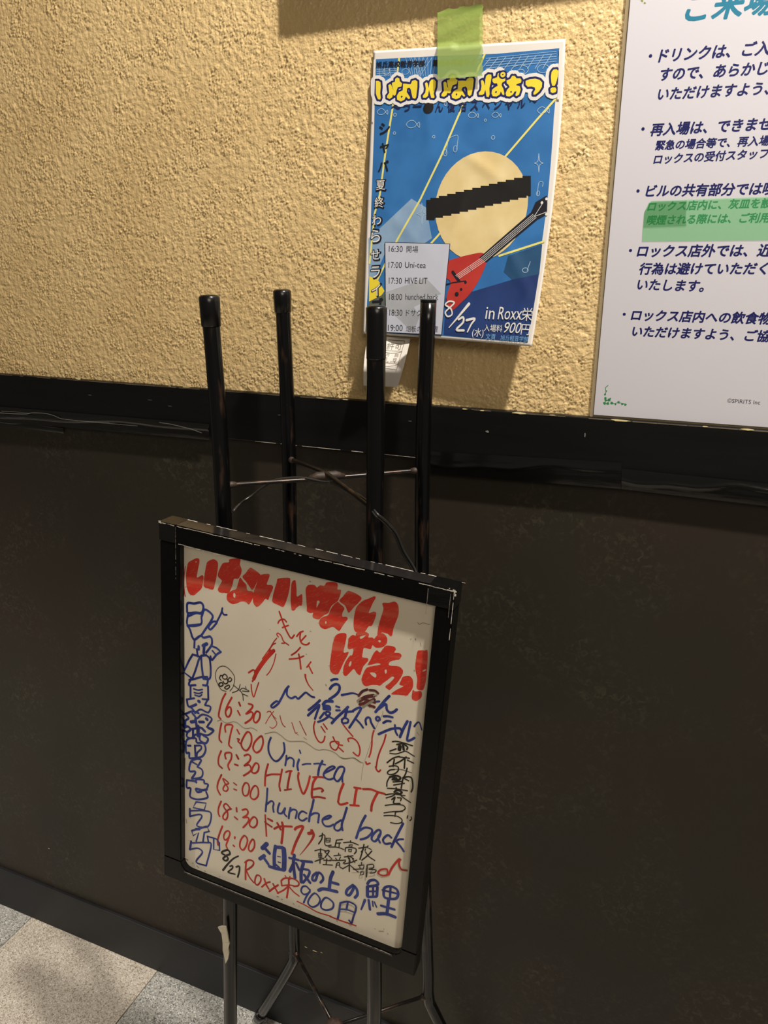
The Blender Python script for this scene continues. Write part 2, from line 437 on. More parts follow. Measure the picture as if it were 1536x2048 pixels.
# black tape strips along the foot of the rail ---------------------------------------------------
def tape_strip(label, quad, y, sag=0.0):
    """quad: four photo corners (tl, tr, br, bl) lying on plane y"""
    tl, tr, br, bl = [at(*q, y) for q in quad]
    nx, nz = 60, 16; vs = []; fs = []
    for j in range(nz+1):
        for i in range(nx+1):
            s = i/nx; t = j/nz
            p = (tl*(1-s)+tr*s)*(1-t)+(bl*(1-s)+br*s)*t
            p = p.copy()
            t0 = 0.42+0.18*math.sin(s*5.1+.7)+0.06*math.sin(s*17)
            bulge = 0.0012*math.sin(math.pi*t)+(0.0010+sag)*math.exp(-((t-t0)/0.08)**2)*math.sin(math.pi*t)
            p[1] = y-bulge*(1-0.0)-0.0002
            vs.append(p)
    for j in range(nz):
        for i in range(nx):
            a = j*(nx+1)+i; fs.append((a, a+1, a+nx+2, a+nx+1))
    o = obj('black_tape', vs, fs, MAT['black_tape'], None, smooth=True)
    tag(o, label, 'tape'); return o
t1_ = tape_strip('long wrinkled black tape strip under the rail left of the stand', ((-60, 808), (419, 848), (419, 880), (-60, 838)), -0.0125, 0.003)
t2 = tape_strip('short dull black tape piece at the left edge below the wrinkled strip', ((-60, 827), (128, 851), (128, 867), (-60, 843)), -0.0015)
tape_strip('black tape strip with lifted corner just right of the stand poles', ((862, 903), (1243, 925), (1242, 978), (862, 947)), -0.0125)
tape_strip('black tape strip under the rail below the white notice', ((1243, 937), (1600, 974), (1600, 1020), (1243, 978)), -0.0125)
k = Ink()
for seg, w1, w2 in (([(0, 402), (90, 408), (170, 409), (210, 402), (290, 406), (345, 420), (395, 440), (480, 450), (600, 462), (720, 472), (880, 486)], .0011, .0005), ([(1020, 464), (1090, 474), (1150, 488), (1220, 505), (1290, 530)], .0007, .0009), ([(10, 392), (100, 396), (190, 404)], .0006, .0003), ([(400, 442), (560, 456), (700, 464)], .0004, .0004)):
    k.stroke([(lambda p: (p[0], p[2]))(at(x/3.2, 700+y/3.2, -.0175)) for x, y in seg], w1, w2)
k.build('crease', MAT['crease'], lambda x, z, o: (x, -.0175-o, z), t1_, .0001, 'stuff')  # gloss highlight along the tape ridge, painted as pale strokes
# ================================================================== WHITE NOTICE
def pl_notice(u, v):
    p = at(u, v, -0.0048); return np.array([p[0], -p[2]])
def map_notice(x, y, o): return (x, -0.0048-o, -y)
notice = thing('notice', 'large white laminated notice with navy Japanese rules, right edge', 'notice', (0.15, -0.003, 1.17))
nx0 = (at(1260, 0, -0.0048)[0]+at(1187, 830, -0.0048)[0])/2; nz0 = at(1187, 830, -0.0048)[2]
box('sheet', (nx0, -0.0048, nz0), (nx0+0.50, -0.0030, nz0+0.46), MAT['laminate'], notice, 0.0004)
box('laminate_margin', (nx0-0.004, -0.0036, nz0-0.0045), (nx0+0.504, -0.0026, nz0+0.464), MAT['laminate_edge'], notice)
k = Ink()
def nt(body, a, b, bold=0.034, hs=None, shear=0.16, ink=None):
    (ink or k).text(body, pl_notice(*a), pl_notice(*b), hs, bold, shear)
PX = 0.00058
LINES = [('ドリンクは、ご入', (1317, 123), (1537, 107)), ('すので、あらかじ', (1318, 160), (1533, 147)), ('いただけますよう、', (1314, 199), (1536, 187)),
         ('再入場は、できませ', (1300, 270), (1540, 258)), ('ビルの共有部分では喫', (1291, 392), (1549, 387)),
         ('ロックス店外では、近', (1274, 512), (1540, 511)), ('行為は避けていただく', (1277, 547), (1531, 547)), ('いたします。', (1273, 578), (1406, 582)),
         ('ロックス店内への飲食物', (1262, 639), (1540, 647)), ('いただけますよう、ご協', (1263, 671), (1536, 682))]
SMALL = [('緊急の場合等で、再入場', (1310, 299), (1537, 289)), ('ロックスの受付スタッフ', (1307, 327), (1534, 315)),
         ('ロックス店内に、灰皿を設', (1295, 421), (1541, 414)), ('喫煙される際には、ご利用', (1293, 448), (1537, 443))]
for b_, p, q in LINES+SMALL: nt(b_, p, q)
for u, v in ((1301, 112), (1286, 258), (1276, 382), (1261, 501), (1248.5, 628.5)):
    c = pl_notice(u, v); k.circle(c, 0.0016)
k.build('lettering', MAT['navytext'], map_notice, notice, 0.00005, 'stuff')
k = Ink(); k.text('ご来場', pl_notice(1369, 40), pl_notice(1546, 22), None, 0.03, 0.16); k.build('title_lettering', MAT['teal'], map_notice, notice, 0.00005, 'stuff')
k = Ink(); k.text('©SPIRITS Inc', pl_notice(1454, 805), pl_notice(1520, 809), None, 0.0, 0.0); k.build('footer_lettering', MAT['inktext'], map_notice, notice, 0.00005, 'stuff')
k = Ink()
def leaf(k, c, r, a):
    k.poly([(c[0]+r*math.cos(a)*1.1, c[1]+r*math.sin(a)*1.1), (c[0]+r*.7*math.cos(a+1.1), c[1]+r*.7*math.sin(a+1.1)), (c[0]+r*.8*math.cos(a+2.4), c[1]+r*.8*math.sin(a+2.4)),
            (c[0]+r*.4*math.cos(a+3.14), c[1]+r*.4*math.sin(a+3.14)), (c[0]+r*.8*math.cos(a+3.9), c[1]+r*.8*math.sin(a+3.9)), (c[0]+r*.7*math.cos(a+5.2), c[1]+r*.7*math.sin(a+5.2))])
for (u, v, r, a) in ((1211, 796, 2.6, 2), (1217, 800, 3, .4), (1209, 806, 3, 1.2), (1216, 807, 3, 3), (1223, 806, 3, .2), (1212, 801, 2.6, 4), (1220, 798, 2, 5),
                     (1237, 804, 2.5, 1), (1244, 808, 2.2, 0), (1251, 809, 2.4, 2), (1231, 809, 1.8, 4), (1210, 789, 2.2, 5), (1213, 782, 1.6, 3)):
    leaf(k, pl_notice(u, v), r*PX*1.35, a)
k.stroke([pl_notice(*p) for p in ((1216, 771), (1211, 776), (1212, 784), (1209, 790))], 0.0008)
k.stroke([pl_notice(*p) for p in ((1226, 808), (1233, 806), (1242, 806), (1250, 808))], 0.0006)
k.build('ivy_ornament', MAT['ivy'], map_notice, notice, 0.00005, 'stuff')
k = Ink()
for (u, v, r, a) in ((1284, 1, 3, 1), (1289, 6, 2.4, 0.4), (1280, -4, 3, 2), (1286, -8, 3, 3)): leaf(k, pl_notice(u, v), r*PX, a)
k.build('leaf_ornament', MAT['olive'], map_notice, notice, 0.00005, 'stuff')
# green tape over two lines
gt = thing('green_tape', 'translucent bright green tape strip covering two lines of the white notice', 'tape', (0.0, -0.005, 1.35))
k = Ink(); k.poly([pl_notice(*p) for p in ((1304, 402), (1600, 391), (1600, 480), (1284, 483), (1285, 463), (1288, 430), (1289, 424), (1298, 405))])
k.build('tape_strip', MAT['gtape2'], map_notice, gt, 0.0004)
k = Ink(); k.poly([pl_notice(*p) for p in ((1302, 403), (1374, 401), (1372, 430), (1373, 452), (1287, 455), (1289, 424))])
k.build('tape_overlap', MAT['gtape3'], map_notice, gt, 0.0006)

# ================================================================== CONCERT POSTER
# edges of the sheet measured in the photo; parameter b runs top -> bottom
def quad_interp(p0, pm, p1, tm, t):
    p0, pm, p1 = map(lambda p: np.array(p, float), (p0, pm, p1))
    # quadratic through (0,p0),(tm,pm),(1,p1)
    L0 = (t-tm)*(t-1)/(tm); L1 = t*(t-1)/(tm*(tm-1)); L2 = t*(t-tm)/(1-tm)
    return p0*L0+pm*L1+p1*L2
def pos_px(a, b):
    l = quad_interp((747, 102), (735, 385), (726, 667), 0.505, b)
    r = quad_interp((1131, 78), (1109, 381), (1063, 693), 0.5, b)
    # perspective along the row: right side is nearer
    a2 = a*(0.94+0.06*a)
    p = l*(1-a2)+r*a2
    if b > 0: p = p+np.array([0, (-4.0*math.sin(math.pi*a))*b*b*0.3])
    return p
def inv_px(u, v):
    a = (u-735)/370; b = (v-95)/590
    for _ in range(8):
        p = pos_px(a, b); e = np.array([u, v])-p
        pa = (pos_px(a+1e-3, b)-p)/1e-3; pb = (pos_px(a, b+1e-3)-p)/1e-3
        d = np.linalg.solve(np.array([pa, pb]).T, e); a += d[0]; b += d[1]
    return np.array([a, b])
def lift(a, b):
    l = 0.0030+0.030*b**2.2*(0.55+0.45*a)+0.003*max(0, b-0.0)*abs(2*a-1)**3
    l += 0.0007*math.sin(9*a+3*b)*math.sin(7*b+1)
    # soft creases pressed into the sheet
    for (ca, cb, ang, amp, wd, ln) in ((.42, .36, .5, .0011, .02, .16), (.62, .42, -1.0, .0010, .018, .15), (.30, .22, -.2, .0008, .02, .2), (.75, .2, 1.2, .0008, .02, .2),
                                  (.5, .62, .2, .0006, .02, .3), (.85, .75, -.6, .0010, .02, .2), (.9, .9, .3, .0012, .02, .15), (.2, .62, -.9, .0005, .02, .2), (.15, .8, .7, .0005, .02, .2)):
        dx = a-ca; dy = (b-cb)*1.42; wd = 0.032; s = dx*math.cos(ang)+dy*math.sin(ang); t = -dx*math.sin(ang)+dy*math.cos(ang)
        l += 0.75*amp*math.exp(-(s/wd)**2-(t/ln)**2)
    return l
PW, PH = 0.210, 0.297
NA, NB = 80, 112
_nodes = [[at(*pos_px(i/NA, j/NB), -lift(i/NA, j/NB)) for i in range(NA+1)] for j in range(NB+1)]
def map_poster(x, y, o):
    a, b = x/PW*NA, y/PH*NB
    i = min(max(int(math.floor(a)), 0), NA-1); j = min(max(int(math.floor(b)), 0), NB-1)
    a -= i; b -= j
    p = (_nodes[j][i]*(1-a)+_nodes[j][i+1]*a)*(1-b)+(_nodes[j+1][i]*(1-a)+_nodes[j+1][i+1]*a)*b
    return p+np.array([-o*0.2, -o, o*0.3])
def pp(u, v):
    a, b = inv_px(u, v); return np.array([a*PW, b*PH])
def c1(x, y): return pp(700+x/3.4133, y/3.4133)
def c2(x, y): return pp(700+x/3.4133, 380+y/3.4133)
poster = thing('poster', 'curling blue A4 concert poster with yellow bubble title, green tape on top', 'poster', (-0.28, -0.003, 1.27))
# the sheet
na, nb = NA, NB; vs = []; fs = []
for off in (0.0, 0.00025):
    for j in range(nb+1):
        for i in range(na+1): vs.append(map_poster(PW*i/na, PH*j/nb, -off))
N = (na+1)*(nb+1)
for j in range(nb):
    for i in range(na):
        a = j*(na+1)+i; fs.append((a, a+1, a+na+2, a+na+1)); fs.append((N+a, N+a+na+1, N+a+na+2, N+a+1))
edge = [i for i in range(na+1)]+[j*(na+1)+na for j in range(1, nb+1)]+[nb*(na+1)+i for i in range(na-1, -1, -1)]+[j*(na+1) for j in range(nb-1, 0, -1)]
for q in range(len(edge)):
    a, b = edge[q], edge[(q+1) % len(edge)]; fs.append((b, a, N+a, N+b))
obj('sheet', vs, fs, MAT['paper'], poster, smooth=True)

PC = {}
def pcol(name, r, g, b, r2=None, g2=None, b2=None, sc=40, rough=0.5):
    r, g, b = r*.88, g*.88, b*.88
    if r2 is not None: r2, g2, b2 = r2*.88, g2*.88, b2*.88
   
    PC[name] = mat('print_'+name, srgb(r, g, b), rough, col2=srgb(r2, g2, b2) if r2 is not None else None, scale=sc); return PC[name]
pcol('blue', 40, 106, 172, 52, 122, 190, 25); pcol('navy', 26, 52, 108, 32, 62, 124, 30); pcol('slate', 38, 84, 124, 30, 74, 116, 30)
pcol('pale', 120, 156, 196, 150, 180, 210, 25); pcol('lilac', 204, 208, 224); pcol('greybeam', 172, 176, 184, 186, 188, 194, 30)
pcol('yellow', 246, 222, 60); pcol('line', 240, 230, 130); pcol('white', 238, 236, 232); pcol('ink', 20, 20, 34)
pcol('titlenavy', 24, 26, 92); pcol('subnavy', 28, 34, 84); pcol('cream', 238, 218, 164, 226, 200, 140, 30); pcol('red', 196, 56, 46, 178, 42, 40, 30)
pcol('pink', 228, 150, 138, 218, 110, 100, 40); pcol('bar', 18, 17, 17); pcol('doodle', 176, 204, 228); pcol('sky', 120, 176, 226); pcol('brown', 120, 70, 52)
pcol('dkred', 150, 30, 32); pcol('creamlit', 244, 234, 196); pcol('knob', 52, 16, 18); pcol('edgegrey', 92, 104, 92)
LV = [0]
def player(name, m, fn, grid=0.012):
    k = Ink(); fn(k); k.cut(PW/NA, PH/NB); LV[0] += 1
    return k.build(name, m, map_poster, poster, 0.00016+0.00003*LV[0]+(0.00006 if LV[0] > 1 else 0), 'stuff' if name.endswith(('doodles', 'lettering', 'strings', 'lines', 'core')) else None)
player('blue_field', PC['blue'], lambda k: k.poly([c1(178, 405), c1(600, 383), c1(1000, 368), c1(1430, 330), c1(1392, 800), c2(1350, 60), c2(1312, 350), c2(1270, 700), c2(1213, 1042), c2(900, 1018), c2(630, 995), c2(400, 988), c2(105, 968), c2(135, 500), c1(148, 1365), c1(165, 900)]))
def f(k):
    k.poly([c2(128, 330), c2(240, 230), c2(420, 60), c2(520, 120), c2(560, 330), c2(430, 420), c2(240, 430), c2(130, 700)])
player('pale_beam', PC['pale'], f)
player('slate_wedge', PC['slate'], lambda k: k.poly([c2(1080, 450), c2(1313, 372), c2(1293, 575), c2(1110, 615), c2(1050, 560)]))
player('navy_corner', PC['navy'], lambda k: k.poly([c2(640, 990), c2(655, 740), c2(850, 690), c2(1110, 612), c2(1291, 575), c2(1213, 1040), c2(900, 1016)]))
player('yellow_patch', PC['yellow'], lambda k: k.poly([c2(133, 590), c2(190, 610), c2(237, 690), c2(215, 720), c2(131, 762)]))
player('green_corner', PC['edgegrey'], lambda k: k.poly([c2(131, 764), c2(215, 722), c2(242, 700), c2(243, 975), c2(107, 966)]))
def f(k):
    for pts in ([c1(337, 400), c1(300, 690), c1(245, 1030), c1(205, 1330), c2(170, 160), c2(135, 500)], [c1(920, 373), c1(860, 510), c1(755, 760), c1(620, 1075), c1(480, 1365), c2(330, 330), c2(190, 610)],
                [c1(1412, 668), c1(1280, 815), c2(600, 315), c2(270, 690)], [c2(1325, 352), c2(1160, 405), c2(1020, 450)]):
        k.stroke(pts, 0.0021, sm=False)
player('spotlight_lines', PC['line'], f)
# white line doodles
def f(k):
    w = 0.00055
    def fish(x, y, s, C=c1):
        k.stroke([C(x+35*s, y-12*s), C(x+8*s, y+15*s), C(x-20*s, y+18*s), C(x-35*s, y), C(x-15*s, y-20*s), C(x+10*s, y-16*s), C(x+35*s, y+18*s), C(x+35*s, y-12*s)], w)
    fish(222, 765, 1); fish(430, 850, 1.25); fish(842, 788, .95); fish(1000, 786, .85); fish(1320, 755, 1.1)
    for x, y, r in ((308, 785, 10), (305, 910, 8), (573, 935, 8), (925, 822, 7), (978, 940, 11), (655, 712, 9)):
        q = c1(x, y); k.ring(q, r*0.000172, w)
    k.stroke([c1(655, 1050), c1(668, 980), c1(672, 950), c1(735, 925), c1(733, 990), c1(730, 1020)], w)
    k.ring(c1(652, 1045), .0019, w, .0032); k.ring(c1(720, 1018), .0021, w, .0032)
    for C, x, y, s in ((c1, 1290, 1115, 1), (c2, 492, 165, 1.15)):
        for (dx, dy, ex, ey) in ((0, -65, 30, 0), (30, 0, 0, 62), (0, 62, -30, 0), (-30, 0, 0, -65)):
            k.stroke([C(x+dx*s, y+dy*s), C(x+(dx+ex)*.22*s, y+(dy+ey)*.22*s), C(x+ex*s, y+ey*s)], w)
    k.stroke([c1(1280, 1330), c1(1290, 1250), c1(1318, 1245), c1(1315, 1275)], w); k.ring(c1(1285, 1322), .0017, w, .0024)
    k.stroke([c2(1232, 490), c2(1210, 550)], w); k.ring(c2(1198, 548), .0032, w, .0022)
    # floor tiles and plants drawn along the top
    for i in range(9):
        k.stroke([c1(960+i*52, 398-i*3), c1(900+i*52, 470)], w, sm=False); 
    for i in range(5): k.stroke([c1(930, 400+i*17), c1(1410, 352+i*17)], w*.8, sm=False)
    for i in range(7):
        k.stroke([c1(420+i*28, 395), c1(470+i*16, 520)], w*.8, sm=False); k.stroke([c1(560-i*30, 395), c1(480-i*10, 520)], w*.8, sm=False)
    for i in range(4): k.stroke([c1(185, 475+i*14), c1(330, 470+i*14)], w*.8, sm=False); k.stroke([c1(200+i*36, 465), c1(205+i*36, 525)], w*.8, sm=False)
    for x in (250, 380): k.ring(c1(x, 490), .004, w*.9, .003)
    k.ring(c1(1160, 480), .009, w, .005); k.ring(c1(1165, 492), .004, w, .0025); k.ring(c1(1320, 470), .006, w, .004)
player('line_doodles', PC['doodle'], f, 0.02)
# plain cream disc (generic stand-in for the drawn figure) and the black bar across it
def f(k):
    k.circle(pp(962, 412), 0.0515, 40, 0.0545)
player('cream_disc', PC['cream'], f)
def f(k):
    st = 8; xs = list(range(0, 26)); top = []; bot = []
    # stepped, pixelated edges
    x0, x1 = 853, 1062
    n = 25
    for i in range(n+1):
        u = x0+(x1-x0)*i/n; t = round((400-(u-x0)*0.245)/4)*4; bt = round((440-(u-x0)*0.235)/4)*4
        top.append((u, t)); bot.append((u, bt))
    P = []
    for i in range(n): P += [pp(top[i][0], top[i][1]), pp(top[i+1][0], top[i][1])]
    Q = []
    for i in range(n): Q += [pp(bot[i][0], bot[i][1]), pp(bot[i+1][0], bot[i][1])]
    k.poly(P+Q[::-1])
player('black_bar', PC['bar'], f)
# the drawn red guitar
def f(k): k.poly([c2(500, 570), c2(540, 540), c2(640, 495), c2(740, 462), c2(830, 440), c2(905, 430), c2(935, 470), c2(925, 520), c2(880, 620), c2(820, 710), c2(755, 775), c2(700, 822), c2(668, 800), c2(663, 720), c2(688, 640), c2(660, 605), c2(560, 602)], smooth=True)
player('guitar_body', PC['red'], f)
player('guitar_tip', PC['pink'], lambda k: k.poly([c2(502, 571), c2(560, 534), c2(640, 500), c2(636, 560), c2(625, 604), c2(560, 598)], smooth=True))
def f(k):
    k.poly([c2(885, 462), c2(930, 497), c2(1290, 195), c2(1242, 150)])
    k.poly([c2(1238, 152), c2(1268, 85), c2(1345, 38), c2(1349, 90), c2(1346, 165), c2(1290, 198)])
    k.stroke([c2(703, 562), c2(745, 622)], .0034); k.stroke([c2(640, 652), c2(700, 635), c2(790, 622)], .0013)
    for x, y, r in ((790, 632, 9), (760, 680, 9), (730, 713, 14)): k.circle(c2(x, y), r*.000172)
    k.stroke([c2(815, 530), c2(830, 552)], .0012)
player('guitar_neck', PC['ink'], f)
def f(k):
    for d in (-12, -4, 4, 12): k.stroke([c2(735+d, 595+d*.8), c2(908+d, 478+d*.9), c2(1262+d*.9, 178+d*.9)], .00045, sm=False)
    for x, y in ((1312, 88), (1343, 62), (1342, 166)): k.circle(c2(x, y), .0014)
    k.stroke([c2(1262, 178), c2(1312, 100)], .0005); k.stroke([c2(1262, 182), c2(1342, 152)], .0005)
player('guitar_strings', PC['white'], f, 0.02)
# header, subtitle, side column
def f(k):
    k.text('旭丘高校軽音学部', c1(180, 460), c1(512, 452), None, .03); k.text('夏休み閉幕ライブ', c1(567, 450), c1(905, 437), None, .03)
    SD = [('シ', c1, 235, 880), ('ャ', c1, 235, 1000), ('バ', c1, 227, 1135), ('夏', c1, 212, 1262), ('終', c2, 202, 85), ('わ', c2, 185, 207), ('ら', c2, 178, 325), ('せ', c2, 176, 445), ('ラ', c2, 178, 567), ('イ', c2, 182, 690), ('ブ', c2, 190, 795)]
    for ch, C, x, y in SD:
        w = 30 if ch == 'ャ' else 35
        k.text(ch, C(x-w+3, y+37), C(x+w+3, y+33), None, 0.05 if C is c2 or ch == '夏' else .03)
def fw(k):
    for ch, C, x, y in [('夏', c1, 212, 1262), ('終', c2, 202, 85), ('わ', c2, 185, 207), ('ら', c2, 178, 325), ('せ', c2, 176, 445), ('ラ', c2, 178, 567), ('イ', c2, 182, 690)]:
        k.text(ch, C(x-31, y+31), C(x+29, y+28), None, 0.004)
player('black_lettering', PC['ink'], f, 0.05)
player('side_lettering_core', PC['white'], fw, 0.05)
def f(k):
    k.text('～うー', c1(285, 762), c1(490, 752), .0105, .03)
    for ch, x, y in (('ん', 585, 762), ('復', 668, 758), ('活', 745, 756), ('ス', 825, 752), ('ペ', 905, 748), ('シ', 985, 744), ('ャ', 1062, 740), ('ル', 1145, 736), ('～', 1228, 722)): k.text(ch, c1(x, y), c1(x+50, y-2), .0125, .03)
player('subtitle_lettering', PC['subnavy'], f, 0.05)
player('black_dot', PC['bar'], lambda k: k.circle(c1(538, 737), .0057, 16), 0.05)
def t1(p): return pp(745+p[0]/8, 100+p[1]/8)
def t2(p): return pp(930+p[0]/8, 80+p[1]/8)
TITLE = """1 60,500 100,500 135,520 140,600 130,690 140,770 130,800 95,795 80,760 60,700
1 260,570 290,550 310,570 330,620 345,660 320,560 320,530 365,515 370,470 400,445 435,460 445,510 480,540 470,590 415,600 395,640 380,720 355,740 330,720 325,760 280,790 240,770 240,740 275,690 265,620
1 495,545 540,545 590,555 620,550 640,500 690,485 725,510 725,600 705,760 690,785 650,775 635,720 620,640 600,610 560,620 555,680 605,760 605,785 580,790 540,750 520,800 460,830 400,800 395,740 430,680 490,650 495,590|475,735 490,750 470,775 455,755
1 845,540 870,520 890,540 905,620 920,520 950,480 990,475 1020,510 1015,600 985,700 1000,760 985,775 945,770 925,700 910,640 895,740 860,770 815,770 810,740 850,690 860,620
1 1140,530 1165,510 1190,530 1200,590 1220,620 1205,540 1200,490 1240,480 1250,430 1280,410 1320,420 1340,470 1370,490 1350,550 1290,570 1270,620 1255,690 1230,700 1205,690 1190,730 1150,755 1110,745 1110,715 1150,660
1 1375,500 1440,495 1500,500 1520,470 1560,445 1610,450 1625,480 1615,590 1590,720 1560,745 1530,720 1520,620 1500,590 1450,600 1430,640 1490,740 1470,755 1430,720 1400,770 1340,795 1280,770 1270,720 1310,660 1370,630 1375,560|1350,695 1365,715 1350,740 1335,720
2 260,660 285,645 305,670 325,740 330,640 345,580 380,555 425,560 430,600 415,700 395,780 400,870 385,920 350,915 340,850 330,800 310,870 280,885 230,885 225,855 260,810 270,740
2 445,630 500,610 520,600 530,545 560,530 570,580 600,610 650,620 650,660 600,690 590,730 620,790 635,860 630,890 605,880 580,830 560,880 510,910 450,905 430,860 440,800 490,760 530,740 520,700 470,700 445,670|500,820 520,835 500,860 485,845
2 670,655 730,630 760,580 800,580 830,620 890,620 910,650 900,690 840,710 820,730 880,745 895,800 870,880 830,905 810,890 830,830 800,830 770,880 720,910 670,905 655,860 680,800 720,760 700,720 675,700|740,820 760,835 745,855 725,840
2 975,660 1040,635 1130,625 1200,645 1240,690 1235,760 1190,830 1130,880 1100,880 1100,850 1130,800 1120,765 1070,750 1010,755 975,720
2 1390,520 1420,480 1470,475 1500,500 1490,590 1460,700 1440,740 1400,740 1385,680 1380,590
2 1370,790 1400,765 1450,765 1470,800 1455,840 1410,855 1375,840"""
def title(grow):
    def f(k):
        for line in TITLE.splitlines():
            C = t1 if line[0] == '1' else t2; loops = [[C([float(q) for q in w.split(',')]) for w in part.split()] for part in line[2:].split('|')]
            if grow:
                k.poly(loops[0]); k.stroke(loops[0]+[loops[0][0]], grow*2, sm=False, cap=False)
                for p in loops[0]: k.circle(p, grow, 12)
            else: k.poly(loops[0], loops[1:])
    return f
player('title_white_edge', PC['white'], title(.0058), 0.03)
player('title_navy_edge', PC['titlenavy'], title(.0023), 0.03)
player('title_yellow_fill', PC['yellow'], title(0), 0.03)
player('title_ring_edge', PC['titlenavy'], lambda k: k.circle(t2((612, 560)), .0046, 16), 0.03)
player('title_ring', PC['yellow'], lambda k: k.circle(t2((612, 560)), .0028, 14), 0.03)
player('title_dot', PC['titlenavy'], lambda k: k.circle(t2((612, 560)), .0008, 8), 0.03)
def f(k):
    k.poly([pp(748.5, 120), pp(752, 120), pp(750.5, 170), pp(748, 245), pp(744.5, 245), pp(746.5, 170)])
player('sheet_margin', MAT['paper'], f)
def f(k): k.poly([pp(1119, 100), pp(1124, 99), pp(1120, 200), pp(1115, 200), pp(1117.5, 150)])
player('sheet_margin', MAT['paper'], f)
# schedule box
def f(k): k.poly([c2(240, 358), c2(688, 368), c2(660, 640), c2(630, 992), c2(435, 984), c2(245, 975)])
player('box_edge', PC['ink'], f)
def f(k): k.poly([c2(244, 362), c2(683, 372), c2(656, 640), c2(626, 988), c2(435, 980), c2(249, 971)])
player('schedule_box', PC['lilac'], f)
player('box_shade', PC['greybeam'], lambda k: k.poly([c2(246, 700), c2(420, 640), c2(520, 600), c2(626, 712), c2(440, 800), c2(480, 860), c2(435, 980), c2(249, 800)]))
def f(k):
    w = None
    for body, x0, x1, y in (('16:30', 268, 362, 424), ('開場', 388, 467, 424), ('17:00', 266, 356, 533), ('Uni-tea', 378, 520, 533), ('17:30', 268, 356, 641), ('HIVE LIT', 378, 530, 641),
                        ('18:00', 270, 358, 751), ('hunched back', 380, 605, 751), ('18:30', 272, 360, 859), ('ドサク', 385, 490, 859), ('19:00', 262, 362, 963), ('俎板の上の鯉', 384, 602, 967)):
        k.text(body, c2(x0, y), c2(x1, y+2), hgt=0.0090 if body.isascii() else None)
player('schedule_lettering', PC['ink'], f, 0.05)
# white brush lettering bottom right
def f(k):
    k.stroke([c2(715, 770), c2(680, 762), c2(655, 785), c2(690, 810), c2(700, 850), c2(670, 865), c2(655, 835), c2(690, 800), c2(715, 770)], .0016)
    k.stroke([c2(815, 780), c2(740, 870), c2(680, 940)], .0032, .0010)
    k.stroke([c2(745, 885), c2(775, 870), c2(775, 905), c2(730, 955), c2(780, 960)], .0022)
    k.stroke([c2(800, 890), c2(855, 880), c2(830, 920), c2(805, 970)], .0026, .0014)
    k.text('(水)', c2(835, 995), c2(912, 1000)); k.text('in', c2(925, 880), c2(985, 885), hgt=0.018); k.text('Roxx', c2(1010, 884), c2(1170, 886), hgt=.0175, shear=.1); k.text('栄', c2(1170, 886), c2(1245, 889))
    k.text('入場料', c2(915, 962), c2(1040, 968)); k.text('900', c2(1045, 974), c2(1160, 980), hgt=.0145, shear=.2); k.text('円', c2(1168, 982), c2(1225, 986))
player('white_lettering', PC['white'], f, 0.05)
player('credit_lettering', PC['sky'], lambda k: (k.text('文責', c2(928, 1018), c2(995, 1020)), k.text('旭丘軽音学部', c2(1028, 1024), c2(1217, 1036))), 0.05)

# permission slip hanging from the lower left corner, behind the poles
slip = thing('permission_slip', 'small white permission slip hanging under the lower left corner of the poster', 'paper slip', (-0.37, -0.005, 1.22))
SQ = [(736, 672), (821, 676), (795, 774), (726, 770)]
def slip_px(a, b):
    l = quad_interp((736, 672), (729, 715), (727, 771), .45, b); r = quad_interp((821, 675), (813, 712), (795, 774), .4, b); return l*(1-a)+r*a
def slip_y(a, b): return -(0.016+0.026*min(b/.68, 1)**1.1-0.010*max(0, (b-.68)/.32)+0.003*math.sin(6*a+2*b))
def map_slip(a, b, o):
    u, v = slip_px(a, b); return at(u, v, slip_y(a, b)-o)
vs = []; fs = []
for j in range(13):
    for i in range(9): vs.append(map_slip(i/8, j/12, 0))
for j in range(12):
    for i in range(8): a = j*9+i; fs.append((a, a+1, a+10, a+9))
obj('slip_sheet', vs, fs, MAT['paper'], slip, smooth=True)
k = Ink()
for p, q in (((.1, .05), (.88, .08)), ((.88, .08), (.84, .68)), ((.84, .68), (.1, .62)), ((.1, .28), (.87, .31)), ((.1, .52), (.85, .57)), ((.1, .05), (.1, .62))): k.stroke([p, q], .012, sm=False)
k.text('掲示許可', (.12, .25), (.84, .27), hgt=.16); k.text('月', (.5, .41), (.58, .41), hgt=.08); k.text('日', (.72, .42), (.8, .42), hgt=.08); k.text('月', (.47, .50), (.55, .50), hgt=.08)
k.text('日', (.7, .51), (.78, .51), hgt=.08); k.text('枚（全日制）', (.33, .545), (.84, .56), hgt=.05)
k.build('slip_lettering', MAT['greyink'], map_slip, slip, 0.0004, 'stuff')
# green tape at the top of the poster
tp = thing('green_tape', 'yellowish green crinkled tape holding the top of the blue poster', 'tape', (-0.29, -0.004, 1.57))
vs = []; fs = []
for j in range(25):
    for i in range(13):
        a = i/12; b = j/24
        l = np.array([875, 22])*(1-b)+np.array([875, 158])*b; r = np.array([966, 7])*(1-b)+np.array([965, 152])*b
        if i == 12: r = r+np.array([1.2*math.sin(j*2.1), 0])
        p = l*(1-a)+r*a
        if j == 0: p[1] += 2*math.sin(i*1.7)+(3 if i == 0 else 0)
        y = 0.0042 if b < .6 else 0.0042+(b-.6)*0.012
        y += 0.0006*math.sin(a*5+b*14)*math.sin(b*9+1)
        pa, pb = inv_px(*p)
        if 0 <= pb: y = max(y, lift(min(max(pa, 0), 1), pb)+0.0060)
        vs.append(at(p[0], p[1], -y))
for j in range(24):
    for i in range(12): a = j*13+i; fs.append((a, a+1, a+14, a+13))
obj('tape_strip', vs, fs, MAT['gtape'], tp, smooth=True)

